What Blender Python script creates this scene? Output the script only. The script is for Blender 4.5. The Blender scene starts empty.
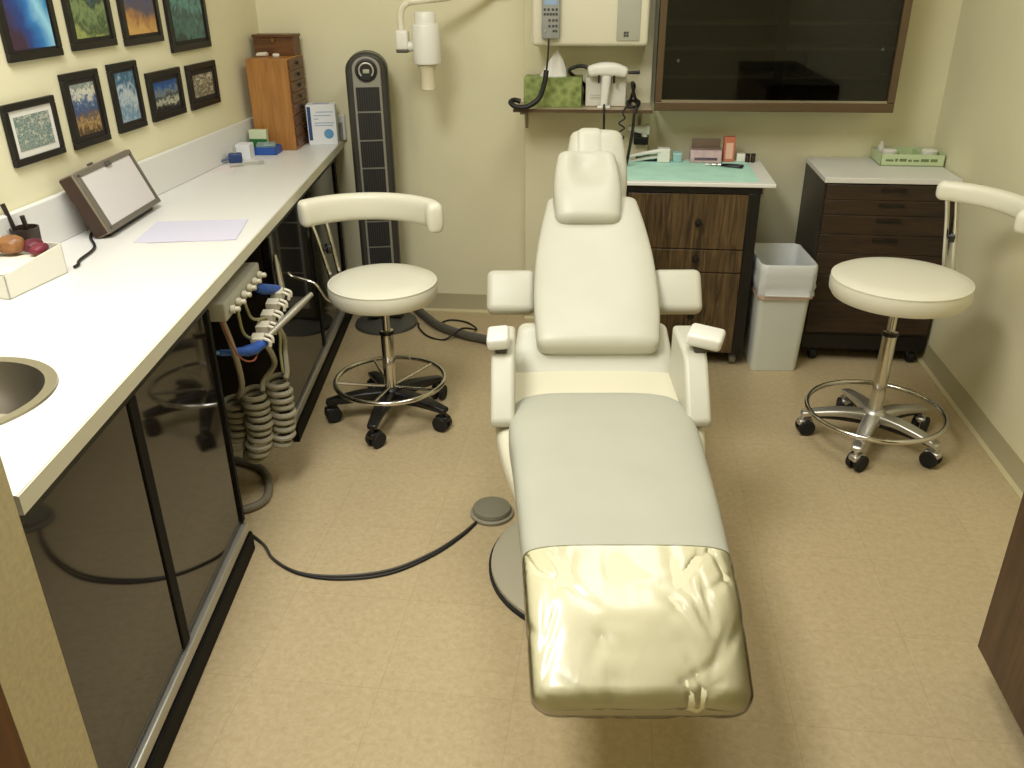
import bpy, bmesh, math, random
from mathutils import Vector, Matrix
random.seed(7)
C = bpy.context.scene.collection
PI = math.pi
V = Vector

# ------------------------------------------------------------------ materials
def lin(c):
    return tuple(((x/255.0)/12.92 if x/255.0 <= .04045 else ((x/255.0+.055)/1.055)**2.4) for x in c) + (1,)
MATS = {}
def M(name, col, rough=.5, metal=0, var=0, vscale=8, bump=0, bscale=60, coat=0, spec=.5, stretch=None):
    if name in MATS: return MATS[name]
    m = bpy.data.materials.new(name); m.use_nodes = True
    nt = m.node_tree; b = nt.nodes['Principled BSDF']
    b.inputs['Base Color'].default_value = lin(col); b.inputs['Roughness'].default_value = rough
    b.inputs['Metallic'].default_value = metal; b.inputs['Specular IOR Level'].default_value = spec
    b.inputs['Coat Weight'].default_value = coat
    tc = nt.nodes.new('ShaderNodeTexCoord'); mp = nt.nodes.new('ShaderNodeMapping')
    nt.links.new(tc.outputs['Object'], mp.inputs['Vector'])
    if stretch: mp.inputs['Scale'].default_value = stretch
    if var:
        n = nt.nodes.new('ShaderNodeTexNoise'); n.inputs['Scale'].default_value = vscale; n.inputs['Detail'].default_value = 6
        nt.links.new(mp.outputs[0], n.inputs['Vector'])
        r = nt.nodes.new('ShaderNodeValToRGB')
        a = tuple(max(0, x*(1-var)) for x in col); c = tuple(min(255, x*(1+var)) for x in col)
        r.color_ramp.elements[0].color = lin(a); r.color_ramp.elements[0].position = .3
        r.color_ramp.elements[1].color = lin(c); r.color_ramp.elements[1].position = .7
        nt.links.new(n.outputs['Fac'], r.inputs[0]); nt.links.new(r.outputs[0], b.inputs['Base Color'])
    if bump:
        n2 = nt.nodes.new('ShaderNodeTexNoise'); n2.inputs['Scale'].default_value = bscale; n2.inputs['Detail'].default_value = 4
        nt.links.new(tc.outputs['Object'], n2.inputs['Vector'])
        bp = nt.nodes.new('ShaderNodeBump'); bp.inputs['Strength'].default_value = bump; bp.inputs['Distance'].default_value = .002
        nt.links.new(n2.outputs['Fac'], bp.inputs['Height']); nt.links.new(bp.outputs[0], b.inputs['Normal'])
    MATS[name] = m
    return m

def wood(name, dark, light, rough=.4, scale=(40, 40, 3), bands=1.0):
    if name in MATS: return MATS[name]
    m = bpy.data.materials.new(name); m.use_nodes = True
    nt = m.node_tree; b = nt.nodes['Principled BSDF']; b.inputs['Roughness'].default_value = rough
    tc = nt.nodes.new('ShaderNodeTexCoord'); mp = nt.nodes.new('ShaderNodeMapping'); mp.inputs['Scale'].default_value = scale
    n = nt.nodes.new('ShaderNodeTexNoise'); n.inputs['Scale'].default_value = bands; n.inputs['Detail'].default_value = 8; n.inputs['Distortion'].default_value = 1.2
    r = nt.nodes.new('ShaderNodeValToRGB')
    r.color_ramp.elements[0].color = lin(dark); r.color_ramp.elements[0].position = .35
    r.color_ramp.elements[1].color = lin(light); r.color_ramp.elements[1].position = .68
    nt.links.new(tc.outputs['Object'], mp.inputs['Vector']); nt.links.new(mp.outputs[0], n.inputs['Vector'])
    nt.links.new(n.outputs['Fac'], r.inputs[0]); nt.links.new(r.outputs[0], b.inputs['Base Color'])
    MATS[name] = m
    return m

def floor_material():
    m = bpy.data.materials.new('speckled vinyl tile'); m.use_nodes = True
    nt = m.node_tree; b = nt.nodes['Principled BSDF']; L = nt.links.new
    b.inputs['Roughness'].default_value = .38; b.inputs['Specular IOR Level'].default_value = .4
    tc = nt.nodes.new('ShaderNodeTexCoord'); mp = nt.nodes.new('ShaderNodeMapping')
    mp.inputs['Location'].default_value = (.482+.302*10, -1.38+.302*10, 0)
    L(tc.outputs['Object'], mp.inputs['Vector'])
    br = nt.nodes.new('ShaderNodeTexBrick'); br.offset = 0; br.squash = 1
    br.inputs['Scale'].default_value = 1; br.inputs['Brick Width'].default_value = .302; br.inputs['Row Height'].default_value = .302
    br.inputs['Mortar Size'].default_value = .0011; br.inputs['Mortar Smooth'].default_value = .3; br.inputs['Bias'].default_value = 0
    br.inputs['Color1'].default_value = (1, 1, 1, 1); br.inputs['Color2'].default_value = (.93, .93, .93, 1); br.inputs['Mortar'].default_value = (.72, .68, .62, 1)
    L(mp.outputs[0], br.inputs['Vector'])
    n1 = nt.nodes.new('ShaderNodeTexNoise'); n1.inputs['Scale'].default_value = 60; n1.inputs['Detail'].default_value = 10; n1.inputs['Roughness'].default_value = .7
    n1.inputs['Distortion'].default_value = .6
    L(tc.outputs['Object'], n1.inputs['Vector'])
    r = nt.nodes.new('ShaderNodeValToRGB'); r.color_ramp.elements[0].position = .3; r.color_ramp.elements[1].position = .7
    r.color_ramp.elements[0].color = lin((180, 160, 122)); r.color_ramp.elements[1].color = lin((200, 182, 146))
    L(n1.outputs['Fac'], r.inputs[0])
    mx = nt.nodes.new('ShaderNodeMix'); mx.data_type = 'RGBA'; mx.blend_type = 'MULTIPLY'; mx.inputs[0].default_value = .55
    L(r.outputs[0], mx.inputs[6]); L(br.outputs['Color'], mx.inputs[7]); L(mx.outputs[2], b.inputs['Base Color'])
    n2 = nt.nodes.new('ShaderNodeTexNoise'); n2.inputs['Scale'].default_value = 9
    L(tc.outputs['Object'], n2.inputs['Vector'])
    bp = nt.nodes.new('ShaderNodeBump'); bp.inputs['Strength'].default_value = .12; bp.inputs['Distance'].default_value = .004
    L(n2.outputs['Fac'], bp.inputs['Height']); L(bp.outputs[0], b.inputs['Normal'])
    return m

def clear_plastic(name, tint=(1, 1, 1), base=.07, rough=.08, bump=.0):
    m = bpy.data.materials.new(name); m.use_nodes = True
    nt = m.node_tree; nt.nodes.remove(nt.nodes['Principled BSDF']); out = nt.nodes['Material Output']; L = nt.links.new
    t = nt.nodes.new('ShaderNodeBsdfTransparent'); t.inputs[0].default_value = (*tint, 1)
    g = nt.nodes.new('ShaderNodeBsdfGlossy'); g.inputs['Roughness'].default_value = rough
    fr = nt.nodes.new('ShaderNodeFresnel'); fr.inputs[0].default_value = 1.5
    ad = nt.nodes.new('ShaderNodeMath'); ad.operation = 'ADD'; ad.inputs[1].default_value = base; ad.use_clamp = True
    mx = nt.nodes.new('ShaderNodeMixShader')
    L(fr.outputs[0], ad.inputs[0]); L(ad.outputs[0], mx.inputs[0]); L(t.outputs[0], mx.inputs[1]); L(g.outputs[0], mx.inputs[2]); L(mx.outputs[0], out.inputs[0])
    if bump:
        tc = nt.nodes.new('ShaderNodeTexCoord'); mp = nt.nodes.new('ShaderNodeMapping'); mp.inputs['Scale'].default_value = (9, 3.2, 3); mp.inputs['Rotation'].default_value = (0, 0, .3)
        n = nt.nodes.new('ShaderNodeTexNoise'); n.inputs['Scale'].default_value = 1.6; n.inputs['Detail'].default_value = 3; n.inputs['Distortion'].default_value = .9
        bp = nt.nodes.new('ShaderNodeBump'); bp.inputs['Strength'].default_value = bump; bp.inputs['Distance'].default_value = .02
        L(tc.outputs['Object'], mp.inputs[0]); L(mp.outputs[0], n.inputs[0]); L(n.outputs['Fac'], bp.inputs['Height'])
        L(bp.outputs[0], g.inputs['Normal']); L(bp.outputs[0], fr.inputs['Normal'])
    return m

def picture_material(name, cols, ay, az, an, scale, seed):
    m = bpy.data.materials.new(name); m.use_nodes = True
    nt = m.node_tree; b = nt.nodes['Principled BSDF']; L = nt.links.new; b.inputs['Roughness'].default_value = .25
    tc = nt.nodes.new('ShaderNodeTexCoord'); sx = nt.nodes.new('ShaderNodeSeparateXYZ'); L(tc.outputs['Generated'], sx.inputs[0])
    n = nt.nodes.new('ShaderNodeTexNoise'); n.noise_dimensions = '4D'; n.inputs['W'].default_value = seed; n.inputs['Scale'].default_value = scale
    n.inputs['Detail'].default_value = 5; n.inputs['Distortion'].default_value = .8; L(tc.outputs['Generated'], n.inputs['Vector'])
    def mul(sock, k):
        x = nt.nodes.new('ShaderNodeMath'); x.operation = 'MULTIPLY'; x.inputs[1].default_value = k; L(sock, x.inputs[0]); return x.outputs[0]
    def add(a, c):
        x = nt.nodes.new('ShaderNodeMath'); x.operation = 'ADD'; L(a, x.inputs[0])
        if isinstance(c, float): x.inputs[1].default_value = c
        else: L(c, x.inputs[1])
        return x.outputs[0]
    nn = mul(add(n.outputs['Fac'], -.5), an)
    f = add(add(mul(add(sx.outputs['Y'], -.5), ay), mul(add(sx.outputs['Z'], -.5), az)), add(nn, .5))
    r = nt.nodes.new('ShaderNodeValToRGB'); els = r.color_ramp.elements
    while len(els) < len(cols): els.new(.5)
    for i, c in enumerate(cols):
        els[i].position = i/(len(cols)-1); els[i].color = lin(c)
    L(f, r.inputs[0]); L(r.outputs[0], b.inputs['Base Color'])
    return m

# ------------------------------------------------------------------ mesh helpers
def BM(): return bmesh.new()
def box(bm, c, s, rot=None):
    mat = Matrix.Translation(V(c))
    if rot: mat = mat @ rot.to_4x4()
    bmesh.ops.create_cube(bm, size=1, matrix=mat @ Matrix.Diagonal((*s, 1)))
    return bm
def box2(bm, a, b):
    return box(bm, [(a[i]+b[i])/2 for i in range(3)], [abs(b[i]-a[i]) for i in range(3)])
def RX(a): return Matrix.Rotation(a, 3, 'X')
def RY(a): return Matrix.Rotation(a, 3, 'Y')
def RZ(a): return Matrix.Rotation(a, 3, 'Z')
def rings_to_mesh(bm, rings, close=True, cap=True):
    vs = [[bm.verts.new(p) for p in r] for r in rings]
    n = len(vs[0])
    for i in range(len(vs)-1):
        for j in range(n if close else n-1):
            bm.faces.new((vs[i][j], vs[i][(j+1) % n], vs[i+1][(j+1) % n], vs[i+1][j]))
    if cap:
        bm.faces.new(list(reversed(vs[0]))); bm.faces.new(vs[-1])
    return bm
def lathe(bm, prof, c=(0, 0, 0), n=32, rot=None):
    """prof: list of (r, z) from bottom to top."""
    rings = []
    for r, z in prof:
        ring = []
        for i in range(n):
            a = 2*PI*i/n; p = V((max(r, 1e-4)*math.cos(a), max(r, 1e-4)*math.sin(a), z))
            if rot: p = rot @ p
            ring.append(p+V(c))
        rings.append(ring)
    return rings_to_mesh(bm, rings)
def cyl(bm, a, b, r, r2=None, n=16):
    a, b = V(a), V(b); d = (b-a); q = d.to_track_quat('Z', 'Y').to_matrix()
    return lathe(bm, [(r, 0), (r2 if r2 is not None else r, d.length)], a, n, q)
def smooth_path(pts, k=8, closed=False):
    P = [V(p) for p in pts]; out = []
    n = len(P)
    for i in range(n if closed else n-1):
        if closed: p0, p1, p2, p3 = P[(i-1) % n], P[i], P[(i+1) % n], P[(i+2) % n]
        else: p0, p1, p2, p3 = P[max(i-1, 0)], P[i], P[i+1], P[min(i+2, n-1)]
        for j in range(k):
            t = j/k
            out.append(.5*((2*p1)+(-p0+p2)*t+(2*p0-5*p1+4*p2-p3)*t*t+(-p0+3*p1-3*p2+p3)*t**3))
    if not closed: out.append(P[-1])
    return out
def tube(bm, pts, r, n=10, k=8, closed=False, smooth=True):
    path = smooth_path(pts, k, closed) if smooth else [V(p) for p in pts]
    N = len(path); rings = []; ref = None
    for i, p in enumerate(path):
        if closed: t = path[(i+1) % N]-path[i-1]
        else: t = path[min(i+1, N-1)]-path[max(i-1, 0)]
        t.normalize()
        if ref is None:
            ref = V((0, 0, 1)) if abs(t.z) < .9 else V((1, 0, 0))
        ref = (ref-t*ref.dot(t)); ref.normalize(); bi = t.cross(ref)
        rr = r[min(int(i*len(r)/N), len(r)-1)] if isinstance(r, (list, tuple)) else r
        rings.append([p+(ref*math.cos(2*PI*j/n)+bi*math.sin(2*PI*j/n))*rr for j in range(n)])
    if closed:
        rings.append(rings[0])
        rings_to_mesh(bm, rings, cap=False); bmesh.ops.remove_doubles(bm, verts=bm.verts, dist=1e-6)
        return bm
    return rings_to_mesh(bm, rings)
def prism(bm, poly, z0, z1):
    """poly: xy points, counter-clockwise."""
    return rings_to_mesh(bm, [[V((x, y, z0)) for x, y in poly], [V((x, y, z1)) for x, y in poly]])
def sprism(bm, poly, x0, x1):
    """poly: (y, z) side profile extruded along x."""
    return rings_to_mesh(bm, [[V((x0, y, z)) for y, z in poly], [V((x1, y, z)) for y, z in poly]])
def sup(hw, ht, n, K=32):
    out = []
    for i in range(K):
        a = 2*PI*(i+.5)/K; c, s = math.cos(a), math.sin(a)
        out.append((hw*math.copysign(abs(c)**(2/n), c), ht*math.copysign(abs(s)**(2/n), s)))
    return out
def loft(bm, st, n=4, er0=.03, er1=.03, K=32, right=V((1, 0, 0)), sub=4, dent=None):
    """st: stations (centre, half width, half thickness); ends rounded in plan by er0/er1."""
    cs = smooth_path([s[0] for s in st], sub)
    par = smooth_path([(s[1], s[2], 0) for s in st], sub)
    N = len(cs); rings = []
    def ring(c, tan, hw, ht):
        up = right.cross(tan)
        up.normalize(); out = []
        for a, b in sup(hw, ht, n, K):
            out.append(c+right*a+up*b)
        return out
    tans = [(cs[min(i+1, N-1)]-cs[max(i-1, 0)]).normalized() for i in range(N)]
    def end(i, er, sg):
        res = []
        for a in (86, 75, 60, 45, 30, 15):
            a = math.radians(a); hw = par[i].x-er*(1-math.cos(a)); ht = par[i].y-min(er, par[i].y*.96)*(1-math.cos(a))*.97
            res.append(ring(cs[i]+tans[i]*sg*er*math.sin(a), tans[i], max(hw, .004), max(ht, .002)))
        return res
    if er0: rings += end(0, er0, -1)
    for i in range(N): rings.append(ring(cs[i], tans[i], par[i].x, par[i].y))
    if er1: rings += list(reversed(end(N-1, er1, 1)))
    rings_to_mesh(bm, rings)
    return bm
def rbox(bm, c, s, r=.01, rot=None, seg=3):
    t = BM(); bmesh.ops.create_cube(t, size=1, matrix=Matrix.Diagonal((*s, 1)))
    bmesh.ops.bevel(t, geom=list(t.edges), offset=min(r, min(s)*.49), segments=seg, profile=.5, affect='EDGES')
    mat = Matrix.Translation(V(c)) @ (rot.to_4x4() if rot else Matrix.Identity(4))
    t.transform(mat); me = bpy.data.meshes.new('tmp'); t.to_mesh(me); bm.from_mesh(me); bpy.data.meshes.remove(me); t.free()
    return bm

def obj(name, bm, mat, parent=None, bevel=0, ang=40, loc=None, smooth=True, sub=0):
    bmesh.ops.recalc_face_normals(bm, faces=bm.faces)
    me = bpy.data.meshes.new(name); bm.to_mesh(me); bm.free()
    if smooth:
        for p in me.polygons: p.use_smooth = True
        me.set_sharp_from_angle(angle=math.radians(ang))
    o = bpy.data.objects.new(name, me); C.objects.link(o)
    me.materials.append(mat)
    if parent: o.parent = parent
    if loc: o.location = loc
    if bevel:
        b = o.modifiers.new('b', 'BEVEL'); b.width = bevel; b.segments = 2; b.limit_method = 'ANGLE'; b.angle_limit = math.radians(40)
    if sub:
        s = o.modifiers.new('s', 'SUBSURF'); s.levels = sub; s.render_levels = sub
    return o
def thing(name, label, cat, loc=(0, 0, 0), rotz=0, group=None, rot=None):
    o = bpy.data.objects.new(name, None); C.objects.link(o)
    o.empty_display_size = .05; o.location = loc; o.rotation_euler = rot if rot else (0, 0, rotz)
    o['label'] = label; o['category'] = cat
    if group: o['group'] = group
    return o
def tag(o, label, cat, group=None):
    o['label'] = label; o['category'] = cat
    if group: o['group'] = group
    return o
def struct(name, bm, mat, **k):
    o = obj(name, bm, mat, **k); o['kind'] = 'structure'; return o
def dup(root, loc, rotz, label):
    r = root.copy(); C.objects.link(r); r.location = loc; r.rotation_euler = (0, 0, rotz); r['label'] = label
    for ch in list(root.children):
        c = ch.copy(); C.objects.link(c); c.parent = r
        for g in ch.children:
            d = g.copy(); C.objects.link(d); d.parent = c
    return r

def attach(o, parent):
    o.parent = parent; o.matrix_parent_inverse = parent.matrix_basis.inverted(); return o

# ------------------------------------------------------------------ palette
wall_m = M('cream wall paint', (228, 222, 188), .55, var=.015, vscale=3, bump=.08, bscale=180)
base_m = M('grey tan vinyl base', (178, 170, 136), .45)
cream_line = M('cream floor bead', (206, 194, 152), .4)
lam_m = M('white laminate', (226, 225, 221), .35)
lam_edge = M('counter edge laminate', (214, 210, 190), .4)
black_gloss = M('black gloss acrylic', (30, 26, 22), .05, spec=.8)
black_m = M('black plastic', (16, 15, 14), .4)
rubber = M('black rubber', (20, 20, 20), .7)
chrome = M('chrome', (215, 212, 205), .14, 1)
steel = M('brushed steel', (185, 180, 170), .3, 1)
alu = M('polished aluminium', (208, 206, 200), .36, .9)
vinyl = M('cream vinyl upholstery', (200, 198, 182), .42, var=.02, vscale=5, bump=.05, bscale=300)
vinyl_w = M('white stool vinyl', (230, 227, 208), .38, bump=.04, bscale=300)
cover_m = M('white slip cover', (180, 180, 165), .6, var=.015, vscale=6, bump=.06, bscale=400)
shell_m = M('ivory plastic', (225, 220, 196), .35)
white_p = M('white plastic', (232, 230, 220), .35)
grey_p = M('light grey plastic', (172, 170, 155), .45)
dkgrey_p = M('dark grey plastic', (78, 77, 70), .45)
hose_m = M('grey beige hose', (150, 144, 122), .5)
blue_p = M('blue plastic', (40, 84, 165), .4)
walnut = wood('dark walnut laminate', (56, 43, 28), (110, 88, 58), .38, (26, 26, 2.2), 2.2)
walnut_h = wood('dark walnut laminate across', (44, 31, 22), (66, 48, 34), .42, (2, 22, 26), 2.2)
walnut_dk = M('dark walnut edge', (30, 23, 17), .45, var=.1)
oak = wood('honey oak', (150, 100, 46), (176, 124, 64), .45, (26, 26, 2.5), 1.6)
oak_dk = wood('brown oak', (84, 52, 26), (118, 78, 42), .45, (4, 26, 26), 1.6)
bronze = M('bronze brown frame', (98, 80, 58), .35, .3)
cord_m = M('black cord', (24, 23, 22), .5)

# ------------------------------------------------------------------ room shell
LW, RW, BW, FW, CH = -1.526, 1.26, 3.715, -1.2, 2.6
struct('floor', box2(BM(), (LW-.1, FW-.1, -.06), (RW+.1, BW+.1, 0)), floor_material())
struct('ceiling', box2(BM(), (LW-.1, FW-.1, CH), (RW+.1, BW+.1, CH+.06)), M('ceiling tile white', (225, 222, 208), .8, bump=.3, bscale=90))
struct('wall_left', box2(BM(), (LW-.1, FW-.1, 0), (LW, BW+.1, CH)), wall_m)
struct('wall_right', box2(BM(), (RW, FW-.1, 0), (RW+.1, BW+.1, CH)), wall_m)
struct('wall_back', box2(BM(), (LW, BW, 0), (RW, BW+.1, CH)), wall_m)
struct('wall_front', box2(BM(), (LW, FW-.1, 0), (RW, FW, CH)), wall_m)
struct('trim_1', box2(BM(), (-.40, 3.66, 0), (.115, BW, CH)), wall_m, bevel=.003)      # shallow wall column behind the shelf
def baseboard(name, a, b, nrm):
    a, b, nrm = V(a), V(b), V(nrm)
    prof = [(0, .092), (.003, .092), (.005, .02), (.009, .012), (.016, .008), (.016, 0), (0, 0)]
    bm = BM(); rings_to_mesh(bm, [[p+nrm*d+V((0, 0, z)) for d, z in prof] for p in (a, b)])
    o = struct(name, bm, base_m)
    bm = BM(); rings_to_mesh(bm, [[p+nrm*d+V((0, 0, z)) for d, z in [(.007, .018), (.011, .014), (.018, .009), (.018, 0), (.006, 0)]] for p in (a, b)])
    obj('toe_bead', bm, cream_line, o)
baseboard('baseboard_right', (RW, FW, 0), (RW, BW, 0), (-1, 0, 0))
baseboard('baseboard_back', (-1.18, BW, 0), (-.40, BW, 0), (0, -1, 0))
baseboard('trim_3', (.115, BW, 0), (RW, BW, 0), (0, -1, 0))
baseboard('trim_2', (-.40, 3.66, 0), (.115, 3.66, 0), (0, -1, 0))

# ------------------------------------------------------------------ counter run on the left (own frame)
TH = math.atan(.138); O = V((-.964, 1.794, 0))
def loc2(x, y):                 # room point -> counter frame
    d = RZ(-TH) @ (V((x, y, 0))-O); return (d.x, d.y)
def lwall(u, off=.002):         # n of the left wall at counter coordinate u
    ct, s = math.cos(TH), math.sin(TH)
    return (LW+off-O.x+u*s)/ct
def uback(n, off=.002):
    return (BW-off-O.y-n*math.sin(TH))/math.cos(TH)
u0 = -.885
def sheet_with_hole(outer, cx, cy, r, z0, z1, n=48):
    bm = BM()
    def loop(pts, z): return [bm.verts.new((x, y, z)) for x, y in pts]
    hole = [(cx+r*math.cos(2*PI*i/n), cy+r*math.sin(2*PI*i/n)) for i in range(n)]
    lay = []
    for z in (z0, z1):
        a, b = loop(outer, z), loop(hole, z); es = []
        for l in (a, b):
            for i in range(len(l)): es.append(bm.edges.new((l[i], l[(i+1) % len(l)])))
        bmesh.ops.triangle_fill(bm, use_beauty=True, edges=es)
        lay.append((a, b))
    for k in (0, 1):
        a, b = lay[0][k], lay[1][k]
        for i in range(len(a)): bm.faces.new((a[i], a[(i+1) % len(a)], b[(i+1) % len(a)], b[i]))
    return bm
ct = thing('countertop', 'long white laminate countertop tapering along the left wall', 'countertop', O, TH)
CT = .79; CB = .757
sk = loc2(-1.135, 1.19)
def quad(n1, ua, ub): return [(lwall(ua), ua), (n1, ua), (n1, ub), (lwall(ub), ub)]
nf = .022
outer = [(lwall(u0), u0), (nf, u0), (nf, uback(nf)), (lwall(uback(lwall(2.05))), uback(lwall(2.05)))]
obj('worktop', sheet_with_hole(outer, sk[0], sk[1], .158, CB, CT), lam_m, ct)
obj('front_edge', box2(BM(), (nf, u0, CB), (nf+.003, uback(nf)-.003, CT-.0015)), lam_edge, ct)
bm = BM(); ue = uback(lwall(2.05))
prism(bm, [(lwall(u0), u0), (lwall(u0)+.02, u0), (lwall(ue)+.02, ue-.004), (lwall(ue), ue)], CT, .912)
bs = tag(obj('backsplash', bm, lam_m, bevel=.003), 'long white laminate backsplash along the left wall above the countertop', 'backsplash')
bs.location = O; bs.rotation_euler = (0, 0, TH)
bm = BM(); a = loc2(LW+.024, BW-.022); b = loc2(-1.185, BW-.022); c = loc2(-1.185, BW-.002); d = loc2(LW+.024, BW-.002)
prism(bm, [a, b, c, d], CT, .895); bs = tag(obj('backsplash', bm, lam_m, bevel=.003), 'short white end splash on the back wall at the far end of the countertop', 'backsplash')
bs.location = O; bs.rotation_euler = (0, 0, TH)

matt_black = M('matt black', (13, 12, 11), .65, spec=.2)
track_m = M('silver track', (196, 194, 186), .42, .75)
def base_cabinet(name, label, ua, ub, seams, side_mat):
    t = thing(name, label, 'cabinet', O, TH, 'black fronted base cabinets under the countertop')
    bm = BM(); p = [(lwall(ua, .004), ua), (-.03, ua), (-.03, ub), (lwall(ub, .004), ub)]
    prism(bm, p, .03, .062)
    for a, b in ((ua, ua+.018), (ub-.018, ub)): prism(bm, [(lwall(a, .004), a), (-.03, a), (-.03, b), (lwall(b, .004), b)], .005, CB-.002)
    obj('carcass', bm, side_mat, t)
    obj('kick_plate', box2(BM(), (-.03, ua, 0), (.010, ub, .060)), matt_black, t, bevel=.003)
    obj('door_track', box2(BM(), (-.03, ua+.005, .064), (.004, ub-.005, .094)), track_m, t, bevel=.004)
    obj('top_rail', box2(BM(), (-.03, ua, .715), (-.006, ub, CB-.003)), black_m, t)
    pulls = ua > 0
    for i in range(len(seams)-1):
        a, b = seams[i], seams[i+1]; off = -.008 if i % 2 == 0 else -.011
        dr = obj('sliding_door', box2(BM(), (off-.012, a+.014, .104), (off, b-.014, .722)), black_gloss, t)
        # recessed round finger pull of the door
        if not pulls: continue
        fp = lathe(BM(), [(.011, 0), (.02, 0), (.02, .004), (.011, .004)], (off, (b-.07 if i % 2 == 0 else a+.07), .58), 20, RY(PI/2))
        obj('finger_pull', fp, black_m, dr)
    for s in seams:
        obj('door_stile', box2(BM(), (-.028, max(ua, s-.018), .100), (-.004, min(ub, s+.018), .715)), matt_black, t, bevel=.002)
    return t
base_cabinet('base_cabinet', 'near black-fronted base cabinet under the countertop, below the round sink', u0, .052, [u0, -.432, .052], walnut_dk)
base_cabinet('base_cabinet', 'far black-fronted base cabinet under the countertop, behind the left stool', .65, 1.90, [.65, 1.262, 1.84], walnut_dk)
kb = BM(); prism(kb, [(lwall(.06, .003), .06), (lwall(.06, .003)+.015, .06), (lwall(.645, .003)+.015, .645), (lwall(.645, .003), .645)], .003, CB-.005)
tag(obj('knee_space_panel', kb, M('dark brown panel', (40, 31, 24), .5)), 'dark panel at the back of the knee space under the countertop', 'panel')
bpy.data.objects['knee_space_panel'].location = O; bpy.data.objects['knee_space_panel'].rotation_euler = (0, 0, TH)

# round sink
s = thing('sink', 'round stainless steel sink set into the near end of the countertop', 'sink', (-1.135, 1.19, CT))
obj('basin', lathe(BM(), [(.02, -.13), (.10, -.128), (.135, -.10), (.15, -.01), (.152, .0), (.152, .003), (.172, .004), (.173, .0015), (.174, .0003), (.156, .0003), (.154, -.01), (.139, -.102), (.102, -.132), (.02, -.134)], n=64), steel, s)
obj('drain', lathe(BM(), [(.03, -.1275), (.03, -.122), (.022, -.123), (.004, -.125)], n=24), chrome, s)

# partition end beside the counter
pt = thing('partition', 'partition with beige laminate end face at the near end of the countertop', 'partition', (0, 0, 0))
obj('core', box2(BM(), (LW+.001, .785, 0), (-.812, .893, 1.3)), walnut_dk, pt)
obj('end_cap', box2(BM(), (-.812, .775, 0), (-.802, .893, 1.3)), M('mottled beige laminate', (190, 178, 142), .5, var=.045, vscale=110), pt)
obj('wood_facing', box2(BM(), (LW+.001, .772, 0), (-.803, .785, 1.3)), wood('red brown panel', (82, 50, 28), (110, 70, 42), .4), pt)

# ------------------------------------------------------------------ framed photographs
frame_m = M('black frame', (17, 13, 11), .4)
mat_dk = M('dark picture mat', (34, 27, 24), .7)
mat_wh = M('white picture mat', (222, 220, 212), .7)
PICS = [  # y0 y1 z0 z1 frame-width mat-width mat material, cols, ay az an scale, label
 (2.10, 2.325, 1.252, 1.50, .020, .004, mat_dk, [(60, 40, 60), (30, 60, 130), (40, 120, 190), (150, 210, 235), (40, 130, 190)], .9, .5, .5, 2, 'upper row framed photo of a bright blue water streak, nearest the camera'),
 (2.377, 2.602, 1.257, 1.50, .020, .008, mat_dk, [(150, 160, 90), (60, 80, 50), (120, 140, 90), (30, 50, 45), (70, 100, 100), (20, 40, 60)], .1, .9, 1.1, 5, 'upper row framed photo of a dark fish over yellow-green reef, second from camera'),
 (2.653, 2.888, 1.249, 1.50, .020, .008, mat_dk, [(206, 160, 90), (170, 120, 70), (80, 72, 90), (70, 70, 110), (46, 44, 76), (80, 80, 120)], .2, 1.1, .8, 3.5, 'upper row framed photo with orange sponge against purple water'),
 (2.937, 3.232, 1.206, 1.50, .022, .010, mat_dk, [(24, 50, 48), (60, 110, 105), (36, 70, 72), (90, 150, 145), (36, 70, 80), (28, 46, 66)], .2, .8, 1.2, 4.5, 'upper row framed photo in dark teal, largest and farthest from the camera'),
 (2.025, 2.238, 1.008, 1.160, .018, .014, mat_wh, [(60, 75, 70), (150, 160, 150), (95, 120, 115), (190, 190, 175), (70, 80, 75)], .1, .1, 2.2, 9, 'lower row framed photo with a white mat around grey-green coral'),
 (2.288, 2.467, 1.004, 1.205, .018, .012, mat_dk, [(80, 60, 44), (170, 140, 90), (110, 90, 70), (56, 76, 120), (90, 110, 140), (215, 212, 195), (130, 140, 135)], .0, 1.1, .9, 9, 'tall lower row framed photo, pale coral above blue water and orange reef'),
 (2.525, 2.686, 1.009, 1.208, .018, .008, mat_dk, [(180, 195, 205), (110, 140, 165), (190, 200, 205), (70, 110, 140), (60, 90, 105)], .1, .7, 1.0, 6, 'narrow tall lower row framed photo in blue and white'),
 (2.735, 2.960, 1.010, 1.162, .020, .012, mat_dk, [(40, 42, 40), (190, 188, 170), (50, 56, 62), (120, 130, 130), (50, 90, 150), (36, 72, 130)], .0, 1.1, 1.0, 7, 'lower row framed photo, blue above with pale shapes below, near the oak drawer chest'),
 (3.010, 3.240, 1.008, 1.159, .020, .016, mat_dk, [(50, 45, 40), (170, 165, 140), (90, 85, 70), (200, 195, 170), (60, 55, 50)], .1, .2, 1.8, 7, 'small lower row framed photo in cream and brown, farthest from the camera')]
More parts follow.
